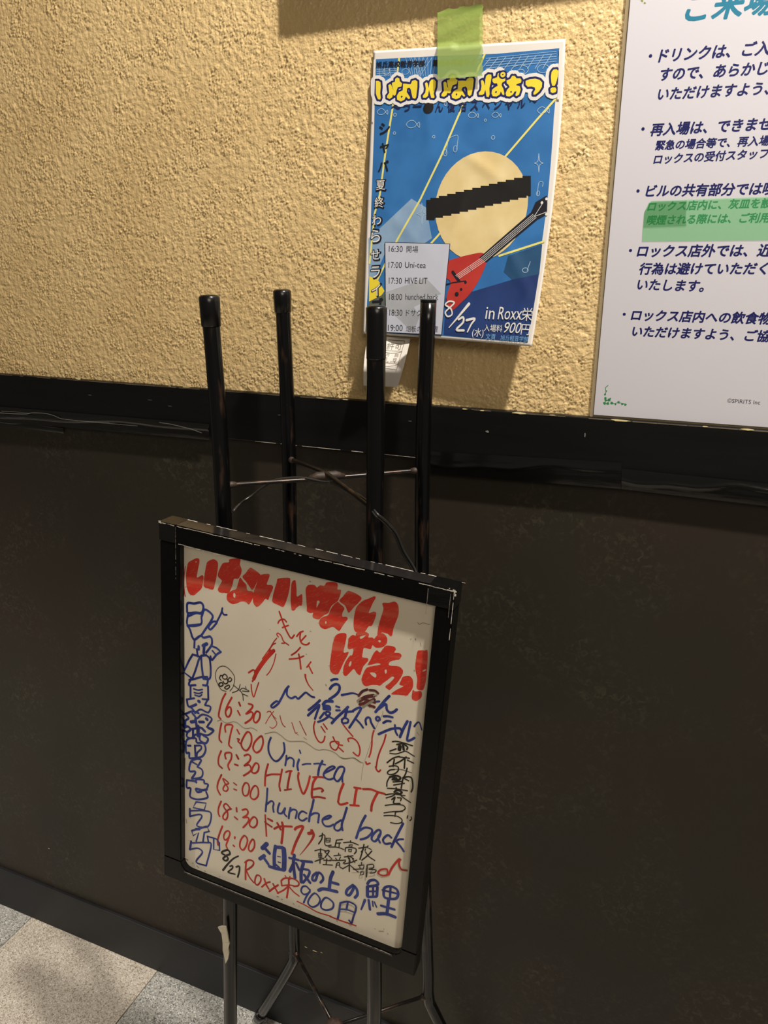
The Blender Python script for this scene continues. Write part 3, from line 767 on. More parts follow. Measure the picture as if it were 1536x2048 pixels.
# ================================================================== STAND
stand = thing('sign_stand', 'black four pole metal stand holding the whiteboard in front of wall', 'stand', (-0.38, -0.15, 0.0))
R = 0.0090
POLES = dict(
 front_left=[(-0.4754, -0.200, 1.303), (-0.4722, -0.205, 1.1076), (-0.4720, -0.226, 0.80), (-0.4799, -0.243, 0.5536), (-0.4920, -0.250, 0.3372), (-0.498, -0.252, 0.26), (-0.515, -0.270, 0.20), (-0.592, -0.352, 0.012)],
 back_left=[(-0.4704, -0.060, 1.304), (-0.4706, -0.060, 1.103), (-0.483, -0.058, 0.80), (-0.496, -0.053, 0.50), (-0.5056, -0.050, 0.2855), (-0.5068, -0.050, 0.245), (-0.519, -0.046, 0.205), (-0.608, -0.020, 0.012)],
 back_right=[(-0.2859, -0.060, 1.2995), (-0.2897, -0.060, 1.102), (-0.286, -0.058, 0.80), (-0.279, -0.053, 0.50), (-0.2717, -0.050, 0.306), (-0.2698, -0.050, 0.262), (-0.258, -0.046, 0.222), (-0.172, -0.022, 0.012)],
 front_right=[(-0.2838, -0.210, 1.2970), (-0.2864, -0.210, 1.102), (-0.2820, -0.229, 0.80), (-0.2729, -0.250, 0.5273), (-0.2734, -0.2515, 0.4482), (-0.271, -0.252, 0.26), (-0.257, -0.270, 0.20), (-0.176, -0.352, 0.012)])
for nm, pts in POLES.items():
    a = smooth_path(pts[:5], 8); b = smooth_path(pts[4:], 6)
    path = a+b[1:]
    p = tube_obj('pole', path, R, MAT['pole'], stand, 20)
    top = np.array(pts[0]); d = np.array(pts[0])-np.array(pts[1]); d /= np.linalg.norm(d)
    if nm != 'back_right':
        ln = {'front_left': .027, 'back_left': .022, 'front_right': .044}[nm]; rr = R+0.0018 if nm != 'front_right' else R+.0009
        cp = [top-d*ln, top-d*(ln-.001), top-d*.003, top+d*.0025, top+d*.0045, top+d*.005]
        v, f_ = tube(cp, [R+.0002, rr-.0006, rr, rr, rr-.0018, rr-.005], 20); obj('rubber_cap', v, f_, MAT['cap'], p, smooth=True)
    else:
        v, f_ = tube([top-d*.002, top+d*.001, top+d*.0012], [R+.0001, R+.0001, R-.001], 20); obj('pole_end', v, f_, MAT['cap'], p)
    tip = np.array(pts[-1]); dd = tip-np.array(pts[-2]); dd /= np.linalg.norm(dd)
    v, f_ = tube([tip-dd*.02, tip-dd*.019, tip+dd*.002, tip+dd*.004], [R+.0003, R+.0015, R+.0015, R-.001], 16); obj('rubber_foot', v, f_, MAT['cap'], p, smooth=True)
def Pz(nm, z):
    pts = POLES[nm]
    for p, q in zip(pts, pts[1:]):
        if q[2] <= z <= p[2]:
            t = (p[2]-z)/(p[2]-q[2]); return np.array(p)*(1-t)+np.array(q)*t
def brace(za, a, b, zc, dip, name='cross_rod', zb=None):
    A = Pz(a, za); B = Pz(b, zb or za); C = (A+B)/2; C[2] = zc
    d = (B-A); d[2] = 0; d /= np.linalg.norm(d)
    A = A+d*R*.8; B = B-d*R*.8
    p = smooth_path([A, A*.6+C*.4+np.array([0, 0, dip]), C-d*.012, C+d*.012, B*.6+C*.4+np.array([0, 0, dip]), B], 5)
    o = tube_obj(name, p, 0.0026, MAT['rod'], stand, 10)
    for E_, s in ((A, 1), (B, -1)):
        v, f_ = tube([E_-d*s*.002, E_+d*s*.003, E_+d*s*.008], [.0048, .0040, .0028], 10); obj('weld', v, f_, MAT['rust'], o, smooth=True)
    return C, d
C, d = brace(1.1056, 'front_left', 'back_right', 1.1045, 0.0)
C2, d2 = brace(1.1020, 'back_left', 'front_right', 1.1105, 0.001)
v, f_ = tube([C-d*.02+np.array([0, 0, .001]), C-d*.01+np.array([0, 0, .003]), C+d*.012+np.array([0, 0, .003]), C+d*.022+np.array([0, 0, .001])], [.0028, .0052, .0052, .0026], 12)
obj('crossing_weld', v, f_, MAT['rust'], stand, smooth=True)
# lower braces meet in the middle
cen = np.array([-0.3828, -0.150, 0.264])
for nm, za in (('back_left', .252), ('back_right', .266), ('front_left', .272), ('front_right', .272)):
    A = Pz(nm, za); o = tube_obj('lower_rod', [A, A*.5+cen*.5, cen+(A-cen)*.03], 0.0030, MAT['rod'], stand, 10)
    v, f_ = tube([A, A+(cen-A)*.05, A+(cen-A)*.09], [.0105, .0060, .0030], 10); obj('weld', v, f_, MAT['rod'], o, smooth=True)
v, f_ = tube([cen+np.array([0, 0, .006]), cen+np.array([0, 0, .003]), cen-np.array([0, 0, .003]), cen-np.array([0, 0, .006])], [.006, .013, .013, .006], 14)
obj('lower_hub', v, f_, mat('rusty_hub', srgb(74, 52, 40), .7, col2=srgb(44, 34, 30), scale=200), stand, smooth=True)
# flaking pale tape on front left pole
k = []
pts = [at(u, v, -0.2625) for u, v in ((436, 1854), (443, 1852), (452, 1853), (455, 1866), (458, 1884), (459, 1886), (457, 1896), (458, 1906), (456, 1918), (452, 1926), (449, 1915), (446, 1900), (446, 1884), (443, 1868), (440, 1860))]
bm_v = [p.tolist() for p in pts]
top_ = [(p[0], p[1]-0.0012*(1+math.sin(i*2.3))*.5, p[2]) for i, p in enumerate(pts)]
tri = tessellate_polygon([[Vector((p[0], p[2], 0)) for p in pts]])
n_ = len(pts)
fs = [tuple(t) for t in tri]+[tuple(n_+i for i in t)[::-1] for t in tri]+[(i, (i+1) % n_, n_+(i+1) % n_, n_+i) for i in range(n_)]
obj('peeling_tape', top_+[(p[0], p[1]+.001, p[2]) for p in pts], fs, MAT['offwhite_tape'], stand)['label'] = 'torn off-white tape remnant'
# black wire looped over the upper braces
wire = stand
WP = [(463, 1026, -.20), (477, 1010, -.185), (500, 994, -.17), (527, 974, -.165), (550, 962, -.16), (597, 958, -.150), (640, 966, -.145), (671, 969, -.15), (700, 985, -.17), (731, 1004, -.20), (750, 1030, -.222), (765, 1042, -.215), (788, 1068, -.20), (804, 1105, -.19), (826, 1141, -.185), (838, 1175, -.19)]
for dv in (0, 5):
    p = [at(u+dv*.7, v-dv*.6, y) for u, v, y in WP]
    tube_obj('wire_strand', smooth_path(p, 4), 0.0013, MAT['wire'], wire, 8)

# ================================================================== WHITEBOARD
TLr = ray(319, 1043)
bh = np.array([0.99607532, 0.03069045, -0.08301835]); bv0 = np.array([0.05381121, 0.06219525, 0.99661231])
bd = -bv0/np.linalg.norm(bv0)        # down along the board (the old frame is racked by a degree or so)
bn = np.cross(bh, bd); bn /= np.linalg.norm(bn); bn = bn if bn[1] < 0 else -bn     # towards the viewer
BO = ORG+TLr*0.790
def on_board(u, v, depth=0.0):
    r = ray(u, v); o = BO-bn*depth
    t = (bn@(o-ORG))/(bn@r); p = ORG+r*t-o
    g = bh@bd; a_, b_ = p@bh, p@bd; q = 1-g*g; return np.array([(a_-g*b_)/q, (b_-g*a_)/q])
def bp(s, t, n): return BO+bh*s+bd*t+bn*n
board = thing('whiteboard', 'framed whiteboard hung on the stand, handwritten in red, blue and black', 'whiteboard', tuple(bp(.16, .45, -.02)))
BW, BH, BT, REC = 0.411*.790, 0.575*.790, 0.0225, 0.0085
it = on_board(366, 1091)[1]; it2 = on_board(863, 1211)[1]
il = on_board(359, 1200)[0]; il2 = on_board(362, 1705)[0]
ir = on_board(863, 1287)[0]; ir2 = on_board(806, 1862)[0]
ib = on_board(395, 1752)[1]; ib2 = on_board(740, 1890)[1]
def extr(name, poly, n0, n1, m, parent, bev=0.0009):
    bm = bmesh.new(); vs_ = [bm.verts.new(bp(s, t, n0)) for s, t in poly]
    fc = bm.faces.new(vs_); r = bmesh.ops.extrude_face_region(bm, geom=[fc])
    up = [e for e in r['geom'] if isinstance(e, bmesh.types.BMVert)]
    for v_ in up: v_.co += Vector(bn*(n1-n0))
    bmesh.ops.recalc_face_normals(bm, faces=bm.faces[:])
    if bev:
        try: bmesh.ops.bevel(bm, geom=bm.edges[:], offset=bev, segments=2, affect='EDGES', clamp_overlap=True)
        except Exception: pass
    bmesh.ops.triangulate(bm, faces=[f for f in bm.faces if len(f.verts) > 4])
    bm.verts.index_update(); v_ = [tuple(q.co) for q in bm.verts]; f_ = [[q.index for q in fa.verts] for fa in bm.faces]; bm.free()
    return obj(name, v_, f_, m, parent)
extr('frame_bar', [(0, 0), (BW, 0), (BW, it2), (BW-.03, it2), (.02, it), (0, it)], -BT, 0, MAT['frame'], board)['label'] = 'top frame bar'
def arc(cx, cy, r, a0, a1, n=5): return [(cx+r*math.cos(math.radians(a0+(a1-a0)*i/n)), cy+r*math.sin(math.radians(a0+(a1-a0)*i/n))) for i in range(n+1)]
rr = 0.011
bl = arc(il2+rr, ib-rr, rr, 180, 90); brr = arc(ir2-rr, ib2-rr, rr, 90, 0)
extr('frame_bar', [(0, ib-rr), *bl, *brr, (BW, ib2-rr), (BW, BH), (0, BH)], -BT, 0, MAT['frame'], board)['label'] = 'bottom frame bar'
extr('frame_bar', [(0, it), (il, it), (il2, ib-rr), (0, ib-rr)], -BT, -0.0002, MAT['frame'], board)['label'] = 'left frame bar'
extr('frame_bar', [(ir, it2), (BW, it2), (BW, ib2-rr), (ir2, ib2-rr)], -BT, -0.0002, MAT['frame'], board)['label'] = 'right frame bar'
extr('writing_surface', [(.01, .01), (BW-.01, .01), (BW-.01, BH-.01), (.01, BH-.01)], -REC-.004, -REC, MAT['white'], board, 0)
extr('backing_board', [(.004, .004), (BW-.004, .004), (BW-.004, BH-.004), (.004, BH-.004)], -BT+.001, -REC-.0045, MAT['frame'], board, 0)
# brown inner lip along the bottom opening
k = Ink(); k.poly([(il2+.010, ib+.0005), (ir2-.010, ib2+.0005), (ir2-.009, ib2+.0035), (il2+.009, ib+.0035)])
k.build('inner_lip', MAT['frame_lip'], lambda s, t, o: bp(s, t, o), board, 0.0003)
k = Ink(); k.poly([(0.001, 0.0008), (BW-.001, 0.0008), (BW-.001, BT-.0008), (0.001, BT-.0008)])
k.build('top_edge_tape', MAT['frame_top'], lambda s, t, o: BO+bh*s-bn*t-bd*(o+.0002), board, 0.0002)  # top face painted paler and glossier for the wall's reflection there
# tape wraps on the corners
for s0, s1, t0, t1 in ((-.0006, .0205, -.0006, .060), (BW-.0255, BW+.0006, -.0006, .031)):
    extr('corner_tape', [(s0, t0), (s1, t0), (s1, min(t1, (it if s0 < .1 else it2)-.0005)), (s0, min(t1, it-.0005))], -BT-.0006, 0.0006, MAT['black_tape'], board, 0.0004)
# worn pale edges
def wear(segs, m, name, wid=.0007):
    k = Ink()
    for (s0, t0, s1, t1, dens) in segs:
        L = math.hypot(s1-s0, t1-t0); x = 0
        while x < L:
            l = random.uniform(.0008, .0055); 
            if random.random() < dens:
                a = x/L; b = min(1, (x+l)/L); j = random.uniform(-.0003, .0003)
                k.stroke([(s0+(s1-s0)*a, t0+(t1-t0)*a+j), (s0+(s1-s0)*b, t0+(t1-t0)*b+j)], random.uniform(.4, 1.0)*wid, sm=False)
            x += l*.8
    return k.build(name, m, lambda s, t, o: bp(s, t, o), board, 0.0008, 'stuff')
wear([(0, .0006, .09, .0006, .95), (.09, .0006, BW-.03, .0006, .45), (BW-.032, .0010, BW, .0010, 1.0)], MAT['worn'], 'worn_edge', .0008)
wear([(.0205, .002, .0205, .06, .6), (BW-.0258, .004, BW-.0258, .03, .8), (BW-.004, .004, BW-.004, .028, .7)], MAT['wornd'], 'worn_edge', .0006)
wear([(il2+.005, ib+.0006, ir2-.012, ib2+.0006, .95), (.024, it-.0008, .075, it-.0008+.001, .6), (BW-.0008, .004, BW-.0008, .05, .7)], MAT['worn'], 'worn_edge', .0007)
k = Ink()
for x in np.arange(0.0, BW, .004):
    if x < .03 or x > BW-.03 or random.random() < .6: k.stroke([(x, BT-.0008), (x+.004, BT-.0008+random.uniform(-.0004, .0004))], random.uniform(.0005, .0012), sm=False)
k.build('worn_edge', MAT['worn'], lambda s, t, o: BO+bh*s-bn*t-bd*(o+.0002), board, 0.0003, 'stuff')
k = Ink()
for i in range(26): 
    q = (BW-abs(random.gauss(0, .004))+.001, random.uniform(-.0012, .0012)) if i % 2 else (BW+random.uniform(-.001, .0008), random.uniform(0, .006)); k.circle(q, random.uniform(.0003, .0008), 5)
for i in range(10): k.circle((random.uniform(-.001, .003), random.uniform(-.001, .002)), random.uniform(.0004, .0011), 6)
k.build('frayed_corner', MAT['worn'], lambda s, t, o: bp(s, t, o), board, 0.0008, 'stuff')

# ---- handwriting (traced strokes; coordinates in 8x crops of the photo, mapped onto the sheet)
def P8(ox, oy):
    def f(s): 
        out = []
        for q in s.split():
            x, y = q.split(','); out.append(on_board(ox+float(x)/8, oy+float(y)/8, REC))
        return out
    return f
A, B, Cc, Dd, Ee, Ff = P8(360, 1100), P8(540, 1130), P8(680, 1180), P8(360, 1270), P8(540, 1300), P8(680, 1350)
G, Hh, Ii, J, K, L8 = P8(360, 1430), P8(530, 1460), P8(680, 1500), P8(360, 1590), P8(500, 1640), P8(660, 1680)
U = 0.000068        # metres per crop unit on the board (about)
map_board = lambda s, t, o: bp(s, t, -REC+o)
def strokes(k, spec, split=None):
    for line in spec.strip().splitlines():
        if split:
            if k.f: k.build(split[0], split[1], map_board, board, split[2])
            k.v = []; k.f = []
        line = line.strip()
        if not line: continue
        key, rest = line.split(' ', 1); C = dict(A=A, B=B, C=Cc, D=Dd, E=Ee, F=Ff, G=G, H=Hh, I=Ii, J=J, K=K, L=L8)[key]
        for part in rest.split(';'):
            part = part.strip()
            if not part: continue
            w, pts = part.split(' ', 1); sm = True
            if pts.startswith('!'): sm = False; pts = pts[1:]
            if '>' in w: w1, w2 = w.split('>')
            else: w1 = w2 = w
            P = C(pts)
            if len(P) == 1: k.circle(P[0], float(w1)*U/2, 10)
            else: k.stroke(P, float(w1)*U, float(w2)*U, sm=sm)
def fills(k, spec):
    for line in spec.strip().splitlines():
        line = line.strip()
        if not line: continue
        key, rest = line.split(' ', 1); C = dict(A=A, B=B, C=Cc, F=Ff, K=K)[key]
        ps = rest.split('|'); 
        k.poly(C(ps[0]), [C(q) for q in ps[1:]], smooth=True)
rf = Ink()
fills(rf, """
A 135,200 190,165 250,135 300,138 312,190 285,330 272,440 345,405 375,420 372,500 348,610 290,670 240,715 200,725 150,700 115,620 97,500 95,400 112,280 | 248,190 258,178 268,190 258,204
A 440,190 500,155 550,150 600,190 608,270 590,400 560,540 530,632 450,615 400,600 375,560 385,450 400,350 420,240
A 690,210 780,195 790,150 900,135 950,130 970,160 960,230 985,300 985,350 970,400 930,460 865,465 840,560 810,640 770,690 700,685 640,680 607,640 620,590 670,500 650,468 605,420 612,360 640,290
A 1120,285 1190,315 1290,400 1250,470 1220,540 1160,640 1115,590 1060,510 1000,430 1050,370
A 960,440 1010,500 1060,560 1080,645 1150,660 1180,700 1160,780 1105,870 1050,830 980,825 920,850 850,865 790,840 750,790 750,720 780,680 850,640 900,620 930,530 | 855,700 870,685 890,720 880,765 855,745
A 1290,400 1400,380 1435,400 1420,460 1390,550 1460,560 1490,590 1475,650 1440,720 1410,800 1370,780 1320,840 1260,900 1220,905 1180,860 1165,780 1185,650 1220,560 1245,480
B 120,222 200,207 300,205 325,230 320,330 300,450 270,550 240,630 208,672 130,640 40,590 45,500 75,380 110,270
B 345,290 380,245 410,255 425,380 430,500 480,480 515,475 512,640 470,650 420,690 400,720 360,730 340,690 330,560 335,400
B 570,400 600,330 660,315 720,325 750,360 800,325 870,330 905,280 1000,270 1070,290 1085,330 1080,390 1130,395 1135,440 1110,520 1080,580 1000,640 960,700 930,770 870,800 820,840 780,870 700,850 680,810 690,765 640,768 590,735 590,680 580,560 | 755,575 795,585 770,640 745,680
B 1240,418 1300,425 1400,470 1465,530 1420,600 1340,680 1270,760 1240,740 1200,650 1110,575 1170,500
B 1080,590 1120,620 1190,690 1160,765 1160,825 1220,828 1245,860 1210,910 1160,980 1115,1050 1080,1040 1010,990 940,1010 880,1025 820,1000 785,940 800,870 850,830 930,800 965,720 1010,650 | 882,905 900,900 905,930 888,940
C 260,280 300,230 370,170 450,140 550,100 570,130 530,200 490,290 462,368 540,345 580,370 560,460 510,570 460,580 420,640 370,690 300,690 240,660 217,580 222,450 238,360
C 680,210 780,205 870,185 920,220 940,300 935,400 900,500 860,600 825,740 760,700 680,680 640,700 600,740 603,650 620,560 660,420 695,300
B 1060,1120 1130,1090 1210,1095 1225,1150 1200,1280 1180,1400 1255,1390 1240,1450 1180,1560 1120,1690 1085,1745 1020,1745 970,1700 955,1610 975,1450 1000,1280 1030,1170
C 140,770 200,720 250,730 260,690 330,680 400,670 450,690 465,720 455,758 520,760 545,780 590,730 640,695 700,700 750,760 755,830 720,890 650,922 570,920 522,885 490,945 420,930 380,930 365,1000 360,1075 440,1090 450,1130 400,1190 370,1230 345,1300 320,1362 270,1330 222,1265 150,1330 100,1375 60,1360 50,1300 60,1220 100,1130 160,1050 195,1040 215,940 150,950 122,920 130,830 | 610,815 635,800 655,820 635,838 | 140,1200 165,1140 185,1150 175,1200 155,1225 | 318,750 370,730 410,725 370,765 330,780
C 680,950 740,890 860,905 895,950 870,1000 950,1010 985,1050 950,1110 880,1120 800,1150 790,1205 930,1220 990,1260 1010,1310 980,1390 920,1480 860,1540 800,1597 770,1590 725,1545 790,1490 865,1410 835,1385 760,1440 690,1490 640,1530 590,1520 500,1520 420,1540 370,1510 345,1440 360,1370 400,1280 450,1235 560,1210 650,1190 600,1172 450,1200 490,1110 540,1010 590,965 640,1000 | 480,1325 540,1320 580,1350 570,1400 520,1375 | 715,1290 740,1270 750,1310 730,1340
F 1000,35 1060,15 1120,20 1165,80 1170,180 1140,250 1100,300 1070,328 950,318 820,305 900,240 1000,190 1010,175 950,150 980,80
C 1240,980 1290,965 1350,968 1400,972 1400,1150 1385,1350 1370,1480 1335,1590 1290,1605 1240,1590 1225,1540 1235,1420 1210,1300 1205,1200 1220,1080 | 1325,1290 1370,1268 1375,1285 1330,1305
F 1165,240 1200,262 1290,258 1312,300 1300,360 1240,410 1190,410 1148,370
""")
rf.build('red_bubble_lettering', MAT['redfill'], map_board, board, 0.00004, 'stuff')
hk = Ink()
rng = random.Random(5)
for f_ in list(rf.f):
    p = [np.array(rf.v[i][:2]) for i in f_]
    area = abs((p[1][0]-p[0][0])*(p[2][1]-p[0][1])-(p[2][0]-p[0][0])*(p[1][1]-p[0][1]))/2
    n_ = area/(0.0040*0.0040)
    for q in range(int(n_)+(1 if rng.random() < n_ % 1 else 0)):
        a_, b_ = sorted((rng.random(), rng.random())); c = p[0]*a_+p[1]*(b_-a_)+p[2]*(1-b_)
        l = rng.uniform(.0008, .0028); d_ = np.array([.82, -.57])*l
        hk.stroke([c-d_, c+d_], rng.uniform(.00015, .00045), .00008, sm=False)
hk.build('marker_streaks', MAT['streak'], map_board, board, 0.00007, 'stuff')

k = Ink(); strokes(k, """
A 12>20 85,260 70,400 65,560 75,680 85,740
B 26 150,745 180,830 230,970 280,1080 340,1170 390,1120; 24 130,930 150,890 190,870 230,870 265,910; 24 200,1000 295,965
B 26 430,1140 480,1080 530,1060; 26 490,1080 480,1170 510,1250 570,1275 610,1265 630,1245; 24 575,1130 490,1225
B 26 485,1320 420,1390 345,1440
E 24 310,145 450,130 540,95; 28 460,65 480,160 495,300
E 24 590,275 625,230 655,190; 24 620,250 650,310 680,370; 34>14 565,395 575,460 620,560 690,645
B 20 135,1150 110,1110 130,1090 180,1130 220,1220 300,1280; 20 190,1250 230,1250; 18 110,1170 60,1230 0,1330 -120,1500
D 60 1500,250 1380,380 1250,560 1180,700; 40 1460,250 1300,450 1200,600; 30 1100,600 1180,560 1220,640 1160,740; 22 1140,790 1150,900 1180,990 1220,880 1260,760
D 20 1530,130 1480,160 1420,260; 18 1536,300 1500,450 1440,580 1390,640
F 26 540,890 515,1000 510,1120 490,1240 465,1310; 28 415,1390 430,1425 480,1410; 26 735,955 700,1080 640,1220 600,1350 580,1480
I 28 570,270 590,320 620,345 650,320
E 24 1170,1190 1240,1280 1325,1380
H 26 1340,180 1330,140 1400,130 1470,180 1510,260 1520,340 1500,410 1460,400 1415,360
E 26 720,1140 700,1230 720,1350 770,1450 820,1480 860,1450 880,1380; 24 820,1225 880,1315; 24 855,1180 915,1265
H 26 1090,110 1130,190 1180,230 1240,245; 24 1180,190 1100,180 1050,200 1045,240 1070,290 1130,320 1170,270 1185,200; 24 1170,270 1255,345
D 14 1390,1235 1440,1220 1490,1290 1540,1340; 14 1500,1220 1430,1310 1370,1415
E 13 10,980 60,1080 110,1160 90,1220 40,1250 0,1230; 16 160,1050 180,1130 210,1200 245,1230; 14 350,1160 380,1250 410,1330 435,1320; 16 475,1140 530,1260 580,1360
D 34 730,935 680,1030 640,1170 620,1290 650,1340; 34 830,1000 760,1130 730,1230 750,1300 790,1300 820,1230 810,1160 770,1160 735,1210; 36 945,1080 965,1130; 30 925,1210 960,1280; 34 1100,1100 1160,1120 1150,1170 1060,1260; 34 1060,1260 1140,1230 1170,1270 1130,1350 1045,1410; 32 1230,1220 1280,1250 1270,1340 1220,1400 1180,1370 1190,1280 1230,1220
G 34 665,130 640,250 630,380 665,435; 32 730,270 720,190 750,155 840,165 820,260 790,400 785,480 825,525; 30 915,235 950,300; 30 920,380 950,390 930,420 970,460; 34 1080,270 1010,370 980,470 1020,550 1080,560 1140,450 1140,320 1080,270; 34 1290,340 1200,430 1170,530 1220,600 1290,560 1330,450 1320,360 1290,340
G 34 660,575 620,680 620,790 675,850; 34 735,700 720,640 740,605 820,610 820,700 770,800 790,875; 38 905,640 935,700; 36 880,790 925,805; 34 1030,650 1090,630 1130,670 1110,740 1030,810; 34 1030,810 1110,800 1140,870 1100,920 1020,970; 34 1210,770 1160,850 1150,910 1200,930 1250,890 1260,800 1210,770
G 34 665,955 610,1080 600,1180 645,1275; 28 690,1015 780,1090 720,1120 690,1190 740,1220 770,1170 720,1090 690,1015; 26 860,1085 905,1120; 28 865,1185 905,1200; 32 1040,1090 1000,1180 1020,1280 1080,1280 1110,1180 1090,1100 1040,1090; 32 1200,1130 1140,1210 1130,1310 1190,1350 1250,1290 1250,1180 1200,1130
J 34 660,100 620,200 615,290 635,340; 32 810,215 740,140 700,170 720,220 760,270 760,350 730,395 690,370 700,310 770,240 820,220; 34 905,205 910,265; 32 875,350 920,390; 34 1000,240 1060,225 1090,270 1070,320 1010,360; 34 1010,360 1090,360 1100,410 1060,470 1010,520; 34 1180,350 1120,420 1120,490 1180,520 1230,470 1230,390 1180,350
J 36 680,500 640,600 605,720 610,800; 32 800,620 780,575 730,590 700,660 720,720 770,690 800,620; 32 800,620 770,720 740,800 760,860; 34 880,670 875,695; 36 855,805 870,820; 34 1030,650 970,730 960,830 1010,880 1060,810 1080,710 1030,650; 34 1160,710 1110,790 1100,870 1140,900 1190,830 1190,740 1160,710
J 36 1060,1060 1050,1200 1050,1350; 34 1040,1080 1100,1040 1170,1060 1170,1120 1100,1180 1050,1200; 30 1060,1200 1110,1310 1180,1400
K 32 120,880 170,910 170,980 120,1040 80,1000 90,920 120,880; 36 230,940 260,1030 300,1100; 32 320,990 260,1010 190,1070; 34 370,1020 410,1100 450,1170; 36 450,1040 390,1080 310,1140
K 22 565,890 585,930; 22 640,900 640,950; 32 500,970 560,930 700,940 780,1000 770,1050 700,1060; 32 500,970 510,1050; 28 520,1050 620,1040 700,1050; 36 620,950 620,1040 590,1240; 30 610,1060 540,1120 440,1170; 28 630,1070 700,1150 785,1215
H 36 50,545 20,650 5,760 0,890; 34 10,735 100,710 240,710; 34 275,630 250,760 230,880 245,970; 30 335,675 380,655 430,655; 38 410,665 380,800 360,930; 30 315,960 420,945; 38 540,685 530,760 560,900 610,1020 660,950 700,830 720,740; 34 770,755 880,750 970,765; 42 820,760 770,850 750,1000 755,1080; 36 780,950 880,930 930,960 910,985; 36 755,1080 850,1070 960,1090; 44>36 1255,860 1200,1000 1170,1150; 38 1170,1150 1200,1190 1260,1185 1320,1165
I 38 230,600 330,615; 44 270,610 245,740 230,870; 36 165,880 300,890; 38 370,625 500,630 600,670 715,700; 42 610,670 550,780 510,880 500,970
J 32 1365,320 1370,420 1385,655; 34 1360,430 1410,470 1470,510; 40 1410,380 1440,395; 44 1450,400 1475,415
K 38 390,140 450,110 550,100 670,105; 44 440,50 490,150; 46 515,40 530,120 520,250 505,370; 46 720,150 750,120 850,100 800,220 730,370 670,540; 60 940,215 990,205; 60>10 990,170 1020,240 980,330 900,440 800,560
K 22 755,1300 900,1370 1000,1430 1100,1480 1290,1536
L 26 0,1220 150,1280 415,1370
L 30 900,460 820,470 770,520 840,565 920,550 920,480 900,460; 36 940,550 1000,430 1100,310 1130,310; 34 1110,310 1110,400 1150,470 1230,485
""", ('red_handwriting', MAT['red'], 0.00010))
k.build('red_handwriting', MAT['red'], map_board, board, 0.00045)
